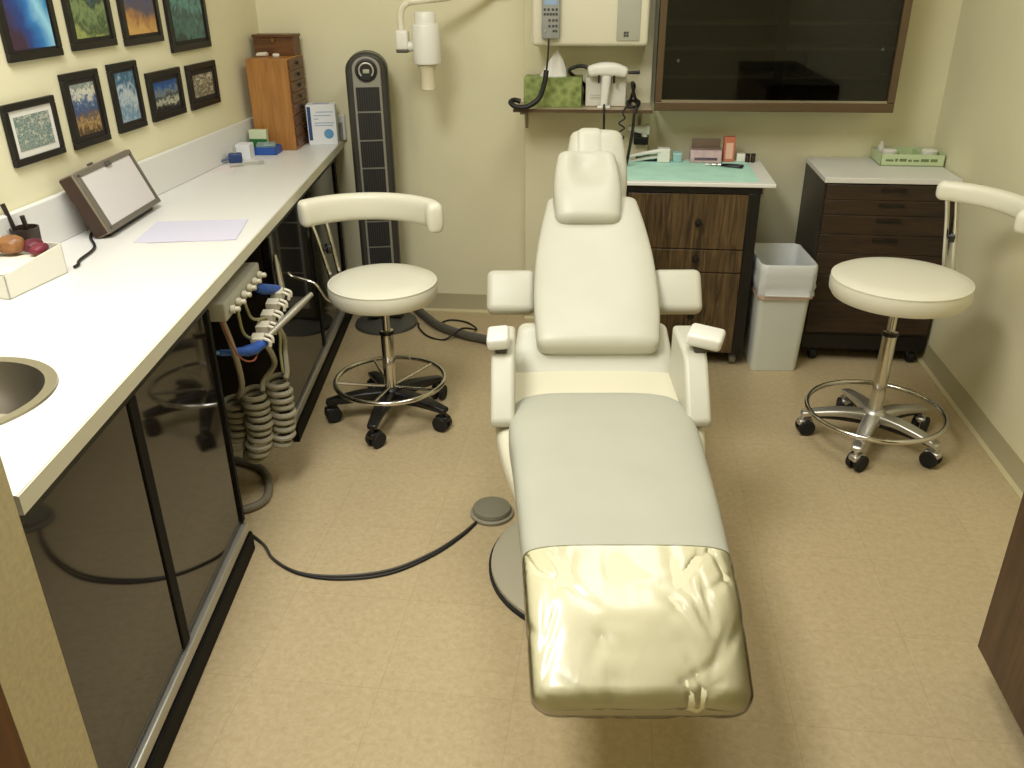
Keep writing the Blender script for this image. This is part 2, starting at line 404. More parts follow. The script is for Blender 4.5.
for i, (y0, y1, z0, z1, fw, mw, mm, cols, ay, az, an, sc, lab) in enumerate(PICS):
    w, h = y1-y0, z1-z0
    t = thing('picture_frame', lab, 'picture', (LW, (y0+y1)/2-.006, z0), 0, 'framed underwater photos on the left wall')
    bm = BM()
    box2(bm, (.001, -w/2, 0), (.013, w/2, fw)); box2(bm, (.001, -w/2, h-fw), (.013, w/2, h))
    box2(bm, (.001, -w/2, fw), (.013, -w/2+fw, h-fw)); box2(bm, (.001, w/2-fw, fw), (.013, w/2, h-fw))
    obj('frame', bm, frame_m, t, bevel=.002)
    obj('mat_board', box2(BM(), (.003, -w/2+fw, fw), (.008, w/2-fw, h-fw)), mm, t)
    e = fw+mw+.002
    obj('photograph', box2(BM(), (.008, -w/2+e, e), (.0092, w/2-e, h-e)), picture_material('underwater photo', cols, ay, az, an, sc, i*3.7+1), t)

# ------------------------------------------------------------------ things on the counter
# x-ray viewer
vw = thing('film_viewer', 'x-ray film viewer with a white lit-up style screen tilted against the backsplash', 'x-ray viewer', (-1.403, 2.325, CT), 0, None)
vw['label'] = 'grey and brown x-ray film viewer with pale screen, tilted back on the countertop'
vw.rotation_euler = (0, 0, math.radians(96))
tilt = RX(math.radians(-23))
def vb(c, s): return tilt @ V(c)+V((0, 0, .016)), s
bm = BM(); c, sz = vb((0, .022, .089), (.352, .044, .178)); box(bm, c, sz, tilt); obj('housing', bm, M('taupe enamel', (134, 122, 104), .45), vw, bevel=.003)
for sx in (-1, 1):
    bm = BM(); c, sz = vb((sx*.178, .025, .089), (.004, .036, .17)); box(bm, c, sz, tilt); obj('end_panel', bm, M('brown viewer end', (62, 45, 34), .5), vw)
bm = BM(); c, sz = vb((0, -.0015, .089), (.314, .003, .146)); box(bm, c, sz, tilt); obj('screen', bm, M('opal viewer screen', (214, 209, 208), .3), vw)
bm = BM()
for (cc, ss) in (((0, -.003, .168), (.352, .006, .014)), ((0, -.003, .008), (.352, .006, .014)), ((-.165, -.003, .089), (.02, .006, .16)), ((.170, -.003, .089), (.008, .006, .16))):
    c, sz = vb(cc, ss); box(bm, c, sz, tilt)
obj('bezel', bm, M('grey viewer bezel', (120, 114, 104), .4, .3), vw, bevel=.001)
bm = BM(); c, sz = vb((.01, -.006, .164), (.03, .008, .014)); box(bm, c, sz, tilt); c, sz = vb((-.03, .02, .181), (.016, .012, .008)); box(bm, c, sz, tilt)
obj('film_clip', bm, dkgrey_p, vw, bevel=.001)
obj('foot', box2(BM(), (-.15, .015, 0), (.15, .05, .022)), black_m, vw)
attach(obj('cord', tube(BM(), [(-1.47, 2.20, .795), (-1.44, 2.14, .795), (-1.375, 2.05, .795), (-1.352, 1.945, .795), (-1.335, 1.91, .795), (-1.333, 1.89, .795)], .004), cord_m), vw)

# paper sheets
pm = M('white paper', (204, 202, 220), .7)
def sheet(pts, z, label):
    tag(obj('paper_sheet', prism(BM(), pts, z, z+.0006), pm), label, 'paper', 'papers on the countertop')
sheet([(-1.305, 2.118), (-1.06, 2.16), (-1.10, 2.372), (-1.345, 2.33)], CT+.0004, 'lower white paper sheet lying flat on the countertop, its left corner showing')
sheet([(-1.265, 2.118), (-1.034, 2.172), (-1.085, 2.378), (-1.315, 2.335)], CT+.0014, 'upper white paper sheet lying on another in the middle of the countertop')
# open carton of odds and ends, near left
cb = thing('open_carton', 'cream open carton with sloped front at the near left edge of the countertop', 'box', (-1.43, 1.77, CT), math.radians(-5))
bm = BM(); W_, D_ = .09, .098
for a, b in (((-W_, -D_, 0), (W_, D_, .003)), ((-W_, -D_, 0), (-W_+.003, D_, .075)), ((-W_, D_-.003, 0), (W_, D_, .075)), ((-W_, -D_, 0), (W_, -D_+.003, .055))): box2(bm, a, b)
sprism(bm, [(-D_, 0), (D_, 0), (D_, .074), (.0, .066), (-D_, .055)], W_-.003, W_)
obj('walls', bm, M('cream card', (226, 223, 208), .6), cb)
bm = BM(); prism(bm, [(-W_+.02, -D_+.004), (W_-.004, -D_+.004), (W_-.004, .055), (-W_+.004, .045)], .0565, .0585)
obj('flap', bm, M('folded cream flap', (240, 232, 212), .7, var=.03, vscale=20), cb)
for (x, y, z, r, col, lab) in ((-1.388, 1.838, .8645, .0165, (96, 20, 44), 'maroon dental impression in the cream carton'), (-1.362, 1.822, .8620, .0135, (110, 30, 50), 'small maroon impression at the right of the cream carton'),
                              (-1.425, 1.815, .8720, .0245, (140, 95, 55), 'tan dental mould lump in the cream carton'), (-1.470, 1.790, .8700, .0220, (112, 74, 44), 'brown dental mould lump at the left of the cream carton')):
    bm = BM(); pts = []
    loft(bm, [((x, y-.02, z), r, r*.7), ((x+.002, y-.004, z+.002), r*1.25, r*.95), ((x, y+.016, z), r*.85, r*.7)], n=2.4, er0=.008, er1=.008, K=16, sub=3)
    tag(obj('dental_mould', bm, M('mould %d' % int(x*1000), col, .45, var=.15, vscale=40)), lab, 'dental mould', 'dental moulds in the carton')
bm = lathe(BM(), [(.03, 0), (.034, .09), (.031, .09), (.028, .004)], n=24)
tag(obj('tool_cup', bm, M('dark brown cup', (50, 36, 30), .4), loc=(-1.475, 1.935, CT)), 'dark cup holding brushes behind the cream carton', 'cup')
for (dx, dy, l, lab) in ((-.008, .0, .15, 'longer dark brush standing in the dark cup'), (.012, .006, .12, 'shorter dark brush standing in the dark cup')):
    bm = BM(); cyl(bm, (-1.475+dx, 1.935+dy, CT+.006), (-1.475+dx*2.0-.02, 1.935+dy-.008, CT+l), .0045, .006); tag(obj('brush', bm, M('dark brush handle', (40, 28, 24), .4)), lab, 'brush', 'brushes in the dark cup')

# oak instrument drawer chest with a box on top
oc = thing('drawer_chest', 'honey oak tabletop drawer chest in the far corner of the countertop', 'drawer chest', (-1.412, 3.560, CT), math.radians(5))
obj('carcass', box2(BM(), (-.083, -.12, 0), (.083, .12, .353)), oak, oc, bevel=.003)
for i in range(8):
    z = .012+i*.0425
    d = obj('drawer', box2(BM(), (.083, -.108, z), (.089, .108, z+.037)), oak_dk, oc, bevel=.002)
    obj('knob', lathe(BM(), [(.004, 0), (.004, .004), (.009, .005), (.009, .008), (.003, .010)], (.089, .0, z+.019), 12, RY(PI/2)), black_m, d)
bm = BM(); box2(bm, (-1.498, 3.60, CT+.353), (-1.36, 3.69, CT+.43))
wb = thing('wooden_box', 'small brown wooden box on top of the oak drawer chest', 'box', (-1.420, 3.628, CT+.3532))
obj('body', box2(BM(), (-.085, -.04, 0), (.085, .04, .068)), oak_dk, wb, bevel=.002)
obj('lid', box2(BM(), (-.088, -.043, .068), (.088, .043, .08)), oak_dk, wb, bevel=.002)
obj('clasp', box2(BM(), (-.006, -.045, .052), (.006, -.04, .066)), M('brass', (160, 120, 60), .35, .9), wb)
bm = BM(); loft(bm, [((-1.47, 3.545, CT+.361), .022, .008), ((-1.44, 3.545, CT+.362), .02, .009)], n=2.5, er0=.006, er1=.006, K=16, right=V((0, 1, 0)), sub=3)
tag(obj('cotton_roll', bm, M('cotton white', (214, 206, 190), .9)), 'pale roll lying on top of the oak drawer chest in front of the wooden box', 'cotton roll')
tag(obj('name_tag', rbox(BM(), (-1.395, 3.54, CT+.3592), (.026, .014, .012), .003), white_p), 'tiny white block on top of the oak drawer chest', 'small box')

# white glove box with blue mark
gb = thing('glove_box', 'white box with blue spine and round blue mark, in front of the oak chest', 'box', (-1.254, 3.612, CT), math.radians(12))
obj('carton', box2(BM(), (-.060, -.036, 0), (.060, .036, .163)), M('white card', (228, 230, 232), .5), gb, bevel=.002)
obj('blue_spine', box2(BM(), (-.056, -.0368, .02), (-.042, -.036, .155)), M('navy print', (40, 70, 120), .5), gb)
obj('round_mark', lathe(BM(), [(.0, 0), (.02, 0), (.02, .0008), (.0, .0008)], (.026, -.0362, .045), 24, RX(PI/2)), M('blue print', (92, 150, 190), .5), gb)
bm = BM()
for z, x0, x1 in ((.132, -.02, .05), (.118, -.03, .04), (.104, -.03, -.012), (.088, -.03, .052), (.078, -.03, .046)): box2(bm, (x0, -.0366, z), (x1, -.036, z+.0035))
obj('printed_lines', bm, M('grey blue print', (150, 170, 195), .5), gb)
obj('tear_opening', box2(BM(), (-.035, -.02, .163), (.035, .02, .1636)), M('opening', (170, 180, 200), .6), gb)
ac = M('clear acrylic', (205, 208, 205), .1)
tag(obj('acrylic_stand', box2(BM(), (-1.225, 3.665, CT), (-1.195, 3.69, CT+.075)), clear_plastic('clear acrylic sheet', (.9, .92, .9))), 'small clear acrylic stand against the end splash of the countertop', 'stand')

# blue tray with packets, small instruments
bt = thing('blue_tray', 'blue plastic tray in front of the oak drawer chest', 'tray', (-1.430, 3.375, CT), math.radians(4))
bm = BM(); rbox(bm, (0, 0, .003), (.125, .08, .005), .002)
for a, b in (((-.0625, -.04, .001), (.0625, -.036, .03)), ((-.0625, .036, .001), (.0625, .04, .03)), ((-.0625, -.04, .001), (-.0585, .04, .03)), ((.0585, -.04, .001), (.0625, .04, .03))): box2(bm, a, b)
obj('tray_shell', bm, blue_p, bt)
bm = BM(); box(bm, (-1.412, 3.362, CT+.026), (.075, .034, .036), RZ(.2) @ RX(.25)); tag(obj('packet', bm, M('grey teal foil', (128, 150, 150), .4, var=.15, vscale=30), bevel=.004), 'grey-teal packet lying in the blue tray', 'packet')
gbx = thing('small_carton', 'small white carton with a green band beside the blue tray', 'box', (-1.470, 3.285, CT), math.radians(6))
obj('carton', box2(BM(), (-.028, -.03, 0), (.028, .03, .055)), M('white card', (228, 230, 232), .5), gbx, bevel=.001)
g2 = thing('green_carton', 'little green and white carton standing in the back of the blue tray', 'box', (-1.452, 3.395, CT+.0057), math.radians(4))
obj('carton', box2(BM(), (-.035, -.014, 0), (.035, .014, .085)), M('pale green card', (205, 216, 180), .5), g2, bevel=.001)
obj('green_band', box2(BM(), (-.0355, -.0145, .015), (.0355, -.0138, .05)), M('green print', (40, 110, 56), .5), g2)
sy = thing('material_dispenser', 'navy blue dental dispenser standing on the countertop near the backsplash', 'dispenser', (-1.47, 3.19, CT), math.radians(20))
obj('body', rbox(BM(), (0, 0, .018), (.05, .034, .036), .006), M('navy plastic', (36, 62, 110), .4), sy)
obj('nozzle', cyl(BM(), (.0, 0, .034), (.0, 0, .056), .006), grey_p, sy)
obj('lever', tube(BM(), [(-.02, -.012, .02), (-.05, -.035, .014), (-.075, -.05, .005)], .0045), M('slate plastic', (84, 100, 128), .4), sy)
bm = BM(); tube(bm, [(-1.45, 3.09, CT+.006), (-1.40, 3.14, CT+.009), (-1.36, 3.165, CT+.007)], .0035); lathe(bm, [(.0, 0), (.008, 0), (.008, .012), (0, .012)], (-1.356, 3.167, CT+.0005), 12)
tag(obj('mixing_tip', bm, grey_p), 'small grey mixing tip lying in front of the blue tray', 'tip')
bm = BM(); prism(bm, [(-1.53+.03, 3.0), (-1.41, 3.03), (-1.43, 3.13), (-1.50, 3.12)], CT+.0003, CT+.001)
tag(obj('paper_slip', bm, M('pinkish paper', (226, 216, 216), .7)), 'pale paper slip under the blue dispenser on the countertop', 'paper')

# ------------------------------------------------------------------ handpiece unit under the counter
hu = thing('handpiece_unit', 'grey dental handpiece control unit with coiled hoses hanging under the countertop edge', 'dental unit', O, TH)
obj('control_box', rbox(BM(), (-.035, .275, .683), (.105, .34, .05), .006), grey_p, hu)
obj('mount_rail', box2(BM(), (-.06, .20, .718), (-.02, .36, CB-.001)), steel, hu)
for i in range(6):
    u = .14+i*.054
    f = obj('hose_fitting', lathe(BM(), [(.008, 0), (.011, .003), (.011, .012), (.007, .014), (.007, .024), (.004, .026)], (.018, u, .680), 12, RY(PI/2)), M('beige fitting', (196, 190, 168), .45), hu)
hb = obj('holder_bar', BM(), steel, hu); bm = BM(); tube(bm, [(-.03, .43, .655), (.0, .50, .61), (.03, .56, .565)], .007, 8); cyl(bm, (.03, .25, .52), (.03, .60, .575), .007)
me = bpy.data.meshes.new('holder_bar'); bm.to_mesh(me); bm.free(); hb.data = me; me.materials.append(steel)
cr = M('cream clip', (214, 208, 188), .4)
for i in range(5):
    u = .285+i*.064; z = .532+i*.0105
    bm = BM(); box(bm, (.032, u, z), (.034, .036, .03), RX(.14)); tube(bm, [(.05, u-.014, z+.012), (.068, u-.016, z+.004), (.068, u-.016, z-.012)], .005, 8); tube(bm, [(.05, u+.014, z+.012), (.068, u+.012, z+.004), (.068, u+.012, z-.012)], .005, 8)
    obj('handpiece_clip', bm, cr, hu, bevel=.004)
bm = BM(); cyl(bm, (.03, .555, .585), (.005, .485, .612), .014, .017); cyl(bm, (.005, .485, .612), (-.004, .455, .622), .017, .009); obj('blue_handle', bm, blue_p, hu)
bm = BM(); tube(bm, [(.05, .285, .53), (.03, .245, .524), (.0, .20, .535), (-.035, .155, .553)], [.014, .016, .013, .009], 12); obj('blue_handle', bm, blue_p, hu)
obj('blue_tip', cyl(BM(), (-.035, .155, .553), (-.07, .12, .568), .006, .004), M('pale blue plastic', (90, 140, 190), .4), hu)
bm = BM(); cyl(bm, (.055, .31, .535), (.115, .415, .575), .009, .011); cyl(bm, (.115, .415, .575), (.150, .475, .598), .011, .007); obj('steel_handpiece', bm, M('satin handpiece', (170, 166, 152), .35, .6), hu)
bm = BM(); cyl(bm, (.03, .60, .55), (.015, .635, .64), .013, .010); cyl(bm, (.015, .635, .64), (.012, .64, .668), .010, .006); obj('suction_tip', bm, steel, hu)
def coil(x, y, zt, zb, r, turns, lead):
    pts = [V(p) for p in lead]
    n = turns*14
    for i in range(n+1):
        a = 2*PI*i/14
        t = i/n; k = 1+.10*math.sin(a*.37+x*90); pts.append(V((x+r*k*math.cos(a)+.012*math.sin(3*t), y+r*k*math.sin(a)-.03*t*t, zt+(zb-zt)*t+.006*math.sin(a)*t)))
    return pts
# coiled hoses: straight run from the box, then spiral that sags into the knee space
for (cx_, cy_, zt, zb, r_, tn, lead) in ((-.105, .385, .30, .165, .031, 7, [(-.01, .14, .66), (.0, .17, .55), (-.02, .25, .42), (-.06, .33, .345), (-.075, .375, .31)]),
                                       (-.035, .365, .34, .15, .033, 9, [(.03, .33, .52), (.045, .36, .45), (.03, .40, .40), (.0, .385, .36)]),
                                       (.028, .405, .36, .16, .031, 9, [(.04, .42, .54), (.055, .46, .47), (.05, .47, .42), (.06, .43, .375)])):
    obj('coiled_hose', tube(BM(), coil(cx_, cy_, zt, zb, r_, tn, lead), .0085, 8, 3), hose_m, hu)
obj('return_hose', tube(BM(), [(-.075, .385, .165), (-.07, .33, .13), (-.02, .32, .125), (-.003, .365, .15)], .0085, 8), hose_m, hu)
for (a, b, c, d) in (((.02, .19, .67), (.012, .23, .58), (.02, .28, .54), (.03, .31, .54)), ((.02, .25, .67), (.015, .31, .59), (.028, .38, .56), (.032, .40, .555)), ((.03, .44, .55), (.05, .44, .49), (.045, .44, .43), (.05, .42, .37))):
    obj('thin_tube', tube(BM(), [a, b, c, d], .0042, 8), M('olive tube', (150, 146, 104), .5), hu)
obj('red_wire', tube(BM(), [(.0, .11, .66), (.02, .14, .55), (.035, .21, .505), (.03, .29, .51)], .0025, 6), M('rusty wire', (150, 80, 60), .5), hu)
# grey hose looping out of the knee space on the floor
tag(obj('floor_hose', tube(BM(), [(-1.35, 2.30, .013), (-1.22, 2.285, .013), (-1.096, 2.235, .013), (-1.033, 2.135, .013), (-1.022, 2.055, .013), (-1.07, 2.005, .013), (-1.16, 1.985, .013), (-1.28, 1.99, .013)], .0125, 12), M('grey floor hose', (120, 114, 98), .5)), 'grey hose looping out of the knee space onto the floor', 'hose')

# ------------------------------------------------------------------ stools
def stool(name, label, seat_z, seat_r, ring_r, leg_m, loc, rz, arm_rot, arm_h, base_rot, off, rr, hs, hz, spokes, rods, ph):
    off = V((*off, 0))
    t = thing(name, label, 'stool', loc, 0, 'cream wheeled stools')
    for k in range(5):
        a = base_rot+k*2*PI/5; R = RZ(a)
        bm = BM(); pr = [((.025, 0, .098), .023, .016), ((.10, 0, .10), .024, .012), ((.18, 0, .088), .020, .010), ((.222, 0, .078), .017, .010)]
        loft(bm, [(R @ V(c), w, h) for c, w, h in pr], n=5, er0=.004, er1=.01, K=16, right=R @ V((0, 1, 0)), sub=3)
        lg = obj('leg', bm, leg_m, t)
        bm = BM(); loft(bm, [(R @ V((.03, 0, .079)), .018, .012), (R @ V((.12, 0, .081)), .015, .010), (R @ V((.20, 0, .074)), .011, .007)], n=5, er0=.004, er1=.008, K=12, right=R @ V((0, 1, 0)), sub=3)
        obj('leg_underside', bm, black_m, lg)
        sw = a+(k*1.7) % 1.2-.5; S = RZ(sw); piv = R @ V((.222, 0, 0))
        cs = obj('caster', cyl(cyl(BM(), piv+S @ V((-.012, -.024, .028)), piv+S @ V((-.012, -.006, .028)), .028, n=20), piv+S @ V((-.012, .006, .028)), piv+S @ V((-.012, .024, .028)), .028, n=20), rubber, t, bevel=.003)
        bm = BM(); cyl(bm, piv+V((0, 0, .03)), piv+V((0, 0, .08)), .007); rbox(bm, piv+S @ V((-.008, 0, .046)), (.05, .034, .022), .008, S); obj('fork', bm, alu if leg_m is alu else black_m, cs)
    obj('hub', lathe(BM(), [(.036, .072), (.040, .085), (.038, .112), (.026, .125), (.02, .127)], n=24), leg_m, t)
    ft = obj('foot_ring', tube(BM(), [(ring_r*math.cos(2*PI*i/40), ring_r*math.sin(2*PI*i/40), hz) for i in range(40)], .0085, 10, 1, closed=True), chrome, t)
    for k in range(5 if spokes else 0):
        a = base_rot+k*2*PI/5; R = RZ(a)
        obj('ring_spoke', cyl(BM(), R @ V((.02, 0, .125)), R @ V((ring_r, 0, hz)), .006, n=10), chrome, ft)
    obj('gas_column', lathe(BM(), [(.022, .12), (.022, seat_z-.20), (.023, seat_z-.199), (.023, seat_z-.19), (.013, seat_z-.188), (.013, seat_z-.07)], n=24), chrome, t)
    obj('column_collar', lathe(BM(), [(.0225, seat_z-.205), (.0255, seat_z-.203), (.0255, seat_z-.192), (.0225, seat_z-.19)], n=24), black_m, t)
    s = seat_r
    st = obj('seat', lathe(BM(), [(.0, seat_z-.076), (s-.03, seat_z-.076), (s-.010, seat_z-.071), (s-.001, seat_z-.056), (s, seat_z-.028), (s-.004, seat_z-.013), (s-.018, seat_z-.004), (s-.05, seat_z), (s*.5, seat_z+.003), (0, seat_z+.004)], n=56), vinyl_w, t)
    obj('piping', tube(BM(), [((s-.004)*math.cos(2*PI*i/48), (s-.004)*math.sin(2*PI*i/48), seat_z-.014) for i in range(48)], .0028, 6, 1, closed=True), vinyl_w, st)
    obj('seat_plate', lathe(BM(), [(.05, seat_z-.09), (s*.6, seat_z-.085), (s*.62, seat_z-.077), (.04, seat_z-.0772)], n=32), black_m, t)
    # curved body rest on two chrome rods
    A = RZ(arm_rot)
    pts = []
    for i in range(13):
        a = -hs+2*hs*i/12
        pts.append((A @ V((rr*math.sin(a), rr*math.cos(a)-.115, arm_h))+off, .026, ph))
    # far end hooks round and grows
    e = A @ V((rr*math.sin(hs)+.014, rr*math.cos(hs)-.115-.030, arm_h-.006))+off; pts.append((e, .029, ph+.004))
    bm = BM(); path = [p[0] for p in pts]
    rings = []; N = len(path)
    dens = smooth_path(path, 4); pr = smooth_path([(p[1], p[2], 0) for p in pts], 4)
    def sec(c, t, a, b): 
        side = t.cross(V((0, 0, 1))).normalized(); return [c+side*x+V((0, 0, 1))*y for x, y in sup(a, b, 3.2, 20)]
    M_ = len(dens); tg = [(dens[min(i+1, M_-1)]-dens[max(i-1, 0)]).normalized() for i in range(M_)]
    for an in (85, 60, 35, 15):
        an = math.radians(an); rings.append(sec(dens[0]-tg[0]*.02*math.sin(an), tg[0], pr[0].x-.018*(1-math.cos(an)), pr[0].y-.018*(1-math.cos(an))))
    for i in range(M_): rings.append(sec(dens[i], tg[i], pr[i].x, pr[i].y))
    for an in (15, 35, 60, 85):
        an = math.radians(an); rings.append(sec(dens[-1]+tg[-1]*.02*math.sin(an), tg[-1], pr[-1].x-.018*(1-math.cos(an)), pr[-1].y-.018*(1-math.cos(an))))
    rings_to_mesh(bm, rings); obj('body_rest', bm, vinyl_w, t)
    p1 = A @ V((rr*math.sin(-hs*rods[0]), rr*math.cos(-hs*rods[0])-.115, 0))+off; p2 = A @ V((rr*math.sin(-hs*rods[1]), rr*math.cos(-hs*rods[1])-.115, 0))+off
    for p, q in ((p1, .78), (p2, .70)):
        d = p.normalized()*(seat_r+.014 if q > .75 else seat_r+.01); e = p.lerp(d, .3); g = p.lerp(d, .75)
        obj('support_rod', tube(BM(), [(p.x, p.y, arm_h-.02), (e.x, e.y, arm_h*.7+.3*(seat_z-.05)), (g.x, g.y, arm_h*.25+.75*(seat_z-.05)), (d.x, d.y, seat_z-.05), (d.x*.85, d.y*.85, seat_z-.084), (d.x*.3, d.y*.3, seat_z-.084)], .0075, 10), chrome, t)
    k = p1.lerp(p1.normalized()*(seat_r+.014), .5)+(A @ V((.008, 0, 0))); obj('clamp_knob', lathe(BM(), [(.006, 0), (.006, .01), (.018, .012), (.018, .024), (.0, .028)], (k.x, k.y, (seat_z-.05+arm_h)/2), 16, RZ(arm_rot+.6) @ RY(PI/2)), black_m, t)
    return t
ls = stool('stool', 'cream wheeled stool with curved body rest beside the left countertop', .528, .184, .192, M('black painted leg', (34, 33, 32), .35, .3), (-.770, 2.655, 0), 0, math.radians(5), .722, math.radians(267-360), (-.050, .03), .27, .91, .150, True, (.95, .72), .046)
obj('tilt_lever', tube(BM(), [(-.15, -.02, .432), (-.185, -.045, .462), (-.215, -.055, .515), (-.26, -.055, .532), (-.292, -.055, .540), (-.306, -.055, .552)], .0055, 10), chrome, ls)
stool('stool', 'cream wheeled stool with polished metal legs by the right wall', .592, .208, .218, alu, (.885, 2.655, 0), 0, math.radians(-68), .832, math.radians(244), (.096, -.09), .26, .72, .118, False, (.93, .78), .029)

# ------------------------------------------------------------------ dental chair
dc = thing('dental_chair', 'cream reclining dental chair with plastic-wrapped legrest in the middle of the floor', 'dental chair', (-.015, 1.87, 0), math.radians(6.2))
obj('base_plate', lathe(BM(), [(.275, 0), (.282, .004), (.28, .022), (.262, .03), (.16, .036), (.0, .036)], n=64), M('grey ivory metal', (180, 174, 152), .35), dc)
obj('base_rim', lathe(BM(), [(.279, .0), (.287, .002), (.287, .012), (.281, .014)], n=64), rubber, dc)
bm = BM(); rbox(bm, (0, .04, .17), (.17, .30, .28), .03); obj('lift_housing', bm, M('grey ivory plastic', (170, 164, 140), .4), dc)
bm = BM(); loft(bm, [((0, .38, .40), .25, .05), ((0, .2, .385), .268, .06), ((0, .02, .385), .262, .058), ((0, -.12, .365), .236, .045), ((0, -.28, .35), .19, .04), ((0, -.45, .37), .14, .03)], n=4, er0=.04, er1=.05); obj('seat_shell', bm, shell_m, dc)
# seat scoop between the arms
bm = BM(); loft(bm, [((.004, .408, .512), .214, .028), ((.004, .372, .468), .222, .03), ((.004, .312, .420), .224, .034), ((0, .225, .382), .228, .036), ((0, .13, .366), .226, .04), ((0, .0, .36), .222, .04)], n=5, er0=.03, er1=.03); obj('seat_scoop', bm, vinyl, dc)
LEG = [(.06, .415, .222, .052), (-.06, .424, .226, .055), (-.22, .428, .215, .055), (-.38, .424, .206, .053), (-.53, .412, .197, .05), (-.64, .388, .192, .047), (-.775, .332, .185, .043)]
def leg_loft(rows, gr, e0, e1, n=4.2):
    return loft(BM(), [((max(0, -y)*.012, y, z), w+gr, h+gr) for y, z, w, h in rows], n=n, er0=e0, er1=e1, K=48)
obj('legrest', leg_loft(LEG, 0, .13, .028), M('yellowed cream vinyl', (222, 217, 184), .4, var=.02, vscale=5), dc)
def row(y):
    for i in range(len(LEG)-1):
        a, b = LEG[i], LEG[i+1]
        if b[0] <= y <= a[0]:
            t = (y-a[0])/(b[0]-a[0]); return tuple(a[k]+(b[k]-a[k])*t for k in range(4))
obj('slip_cover', leg_loft([LEG[0], LEG[1], LEG[2], LEG[3], row(-.525)], .003, .13, 0), cover_m, dc)
# clear plastic sleeve over the foot end, puckered
bm = BM(); rows = [row(-.522), row(-.57), LEG[5], row(-.71), LEG[6]]
loft(bm, [((max(0, -y)*.012, y, z), w+.0045, h+.0045) for y, z, w, h in rows], n=4.2, er0=0, er1=.033, K=160, sub=12)
ends = [f for f in bm.faces if len(f.verts) > 4 and f.calc_center_median().y > -.54]
bmesh.ops.delete(bm, geom=ends, context='FACES_ONLY')
rnd = random.Random(3)
creases = []
for _ in range(46):
    x = rnd.choice((-1, 1))*rnd.uniform(.05, .19); creases.append((x, rnd.uniform(-.86, -.54), math.copysign(rnd.uniform(.15, 1.0), x)*rnd.choice((1, 1, -.6)), rnd.uniform(.025, .08), rnd.uniform(.004, .008), rnd.uniform(.0015, .004)))
for _ in range(7): creases.append((rnd.uniform(-.06, .10), rnd.uniform(-.62, -.54), rnd.uniform(-.15, .15), rnd.uniform(.03, .06), rnd.uniform(.006, .010), rnd.uniform(.003, .005)))
bm.normal_update()
for v in bm.verts:
    d = 0
    for (x, y, a, ln, wd, hg) in creases:
        dx, dy = v.co.x-x, v.co.y-y; s_ = dx*math.sin(a)+dy*math.cos(a); q = dx*math.cos(a)-dy*math.sin(a)
        d += hg*math.exp(-(q/wd)**2)*math.exp(-(s_/ln)**4)
    v.co += v.normal*min(d, .010)
obj('plastic_sleeve', bm, clear_plastic('clear vinyl film', (.995, .99, .97), .03, .22, .10), dc, ang=80)
# backrest
def incl(y, z, off, n=(-.646, .763)): return V((0, y+n[0]*off, z+n[1]*off))
BX = .016
def back_pt(t): return (.312+.395*t, .535+.300*t)
bm = BM(); loft(bm, [(incl(*back_pt(t), -.042)+V((BX, 0, 0)), w, .042) for t, w in ((.02, .172), (.2, .178), (.4, .178), (.6, .171), (.8, .156), (.97, .138))], n=4.5, er0=.03, er1=.025, K=40); obj('backrest', bm, vinyl, dc)
bm = BM(); loft(bm, [(incl(*back_pt(t), -.092)+V((BX, 0, 0)), w, .016) for t, w in ((.05, .15), (.5, .15), (.9, .11))], n=4, er0=.02, er1=.02); obj('back_shell', bm, shell_m, dc)
obj('backrest_piping', tube(BM(), [incl(*back_pt(t), -.07)+V((w+BX, 0, 0)) for t, w in ((.03, .16), (.2, .18), (.4, .18), (.6, .173), (.8, .158), (.97, .14))], .004, 8), vinyl, dc)
for sx in (-1, 1):
    bm = BM(); c = V((sx*.245+.016, .54, .588)); q = RX(math.radians(-40))
    rbox(bm, c, (.145, .052, .135), .022, q, 4); obj('arm_wing', bm, vinyl, dc)
for sx in (-1, 1):
    bm = BM(); sprism(bm, [(.29, .43), (-.01, .43), (-.015, .45), (.085, .565), (.12, .585), (.29, .585)], sx*.212-.002, sx*.272-.002); ob = obj('arm_panel', bm, vinyl, dc, bevel=.016)
    ob.modifiers['b'].segments = 4
    bm = BM(); rbox(bm, (sx*.262+.006, .135, .613), (.056 if sx < 0 else .088, .085, .034), .010, RX(.05) @ RY(sx*.10) @ RZ(0 if sx < 0 else -.35), 3); obj('arm_cap', bm, white_p, dc)
    bm = BM(); rbox(bm, (sx*.25+.002, .14, .59), (.03, .06, .03), .006); obj('arm_post', bm, dkgrey_p, dc)
# headrest: rear cushion with strap and front cushion
bm = BM(); cyl(bm, (0, .70, .74), (.02, .80, .86), .014); rbox(bm, (.005, .74, .80), (.05, .02, .16), .006, RX(-.6)); obj('headrest_bar', bm, steel, dc)
hn = (-.72, .69)
bm = BM(); loft(bm, [(V((.036, y, z)), w, .045) for y, z, w in ((.785, .80, .090), (.835, .87, .096), (.87, .925, .092), (.893, .963, .084))], n=3.2, er0=.03, er1=.03, K=40); obj('headrest_cushion', bm, vinyl, dc)
bm = BM(); loft(bm, [(V((.015, y, z)), w, .048) for y, z, w in ((.785, .80, .044), (.835, .87, .046), (.87, .925, .045), (.897, .969, .043))], n=5, er0=.02, er1=.026, K=24); obj('headrest_strap', bm, vinyl, dc)
bm = BM(); loft(bm, [(V((.0, y, z)), w, h) for y, z, w, h in ((.655, .782, .098, .050), (.70, .828, .103, .056), (.75, .878, .099, .052), (.79, .918, .090, .046))], n=3.4, er0=.03, er1=.03, K=48, sub=6)
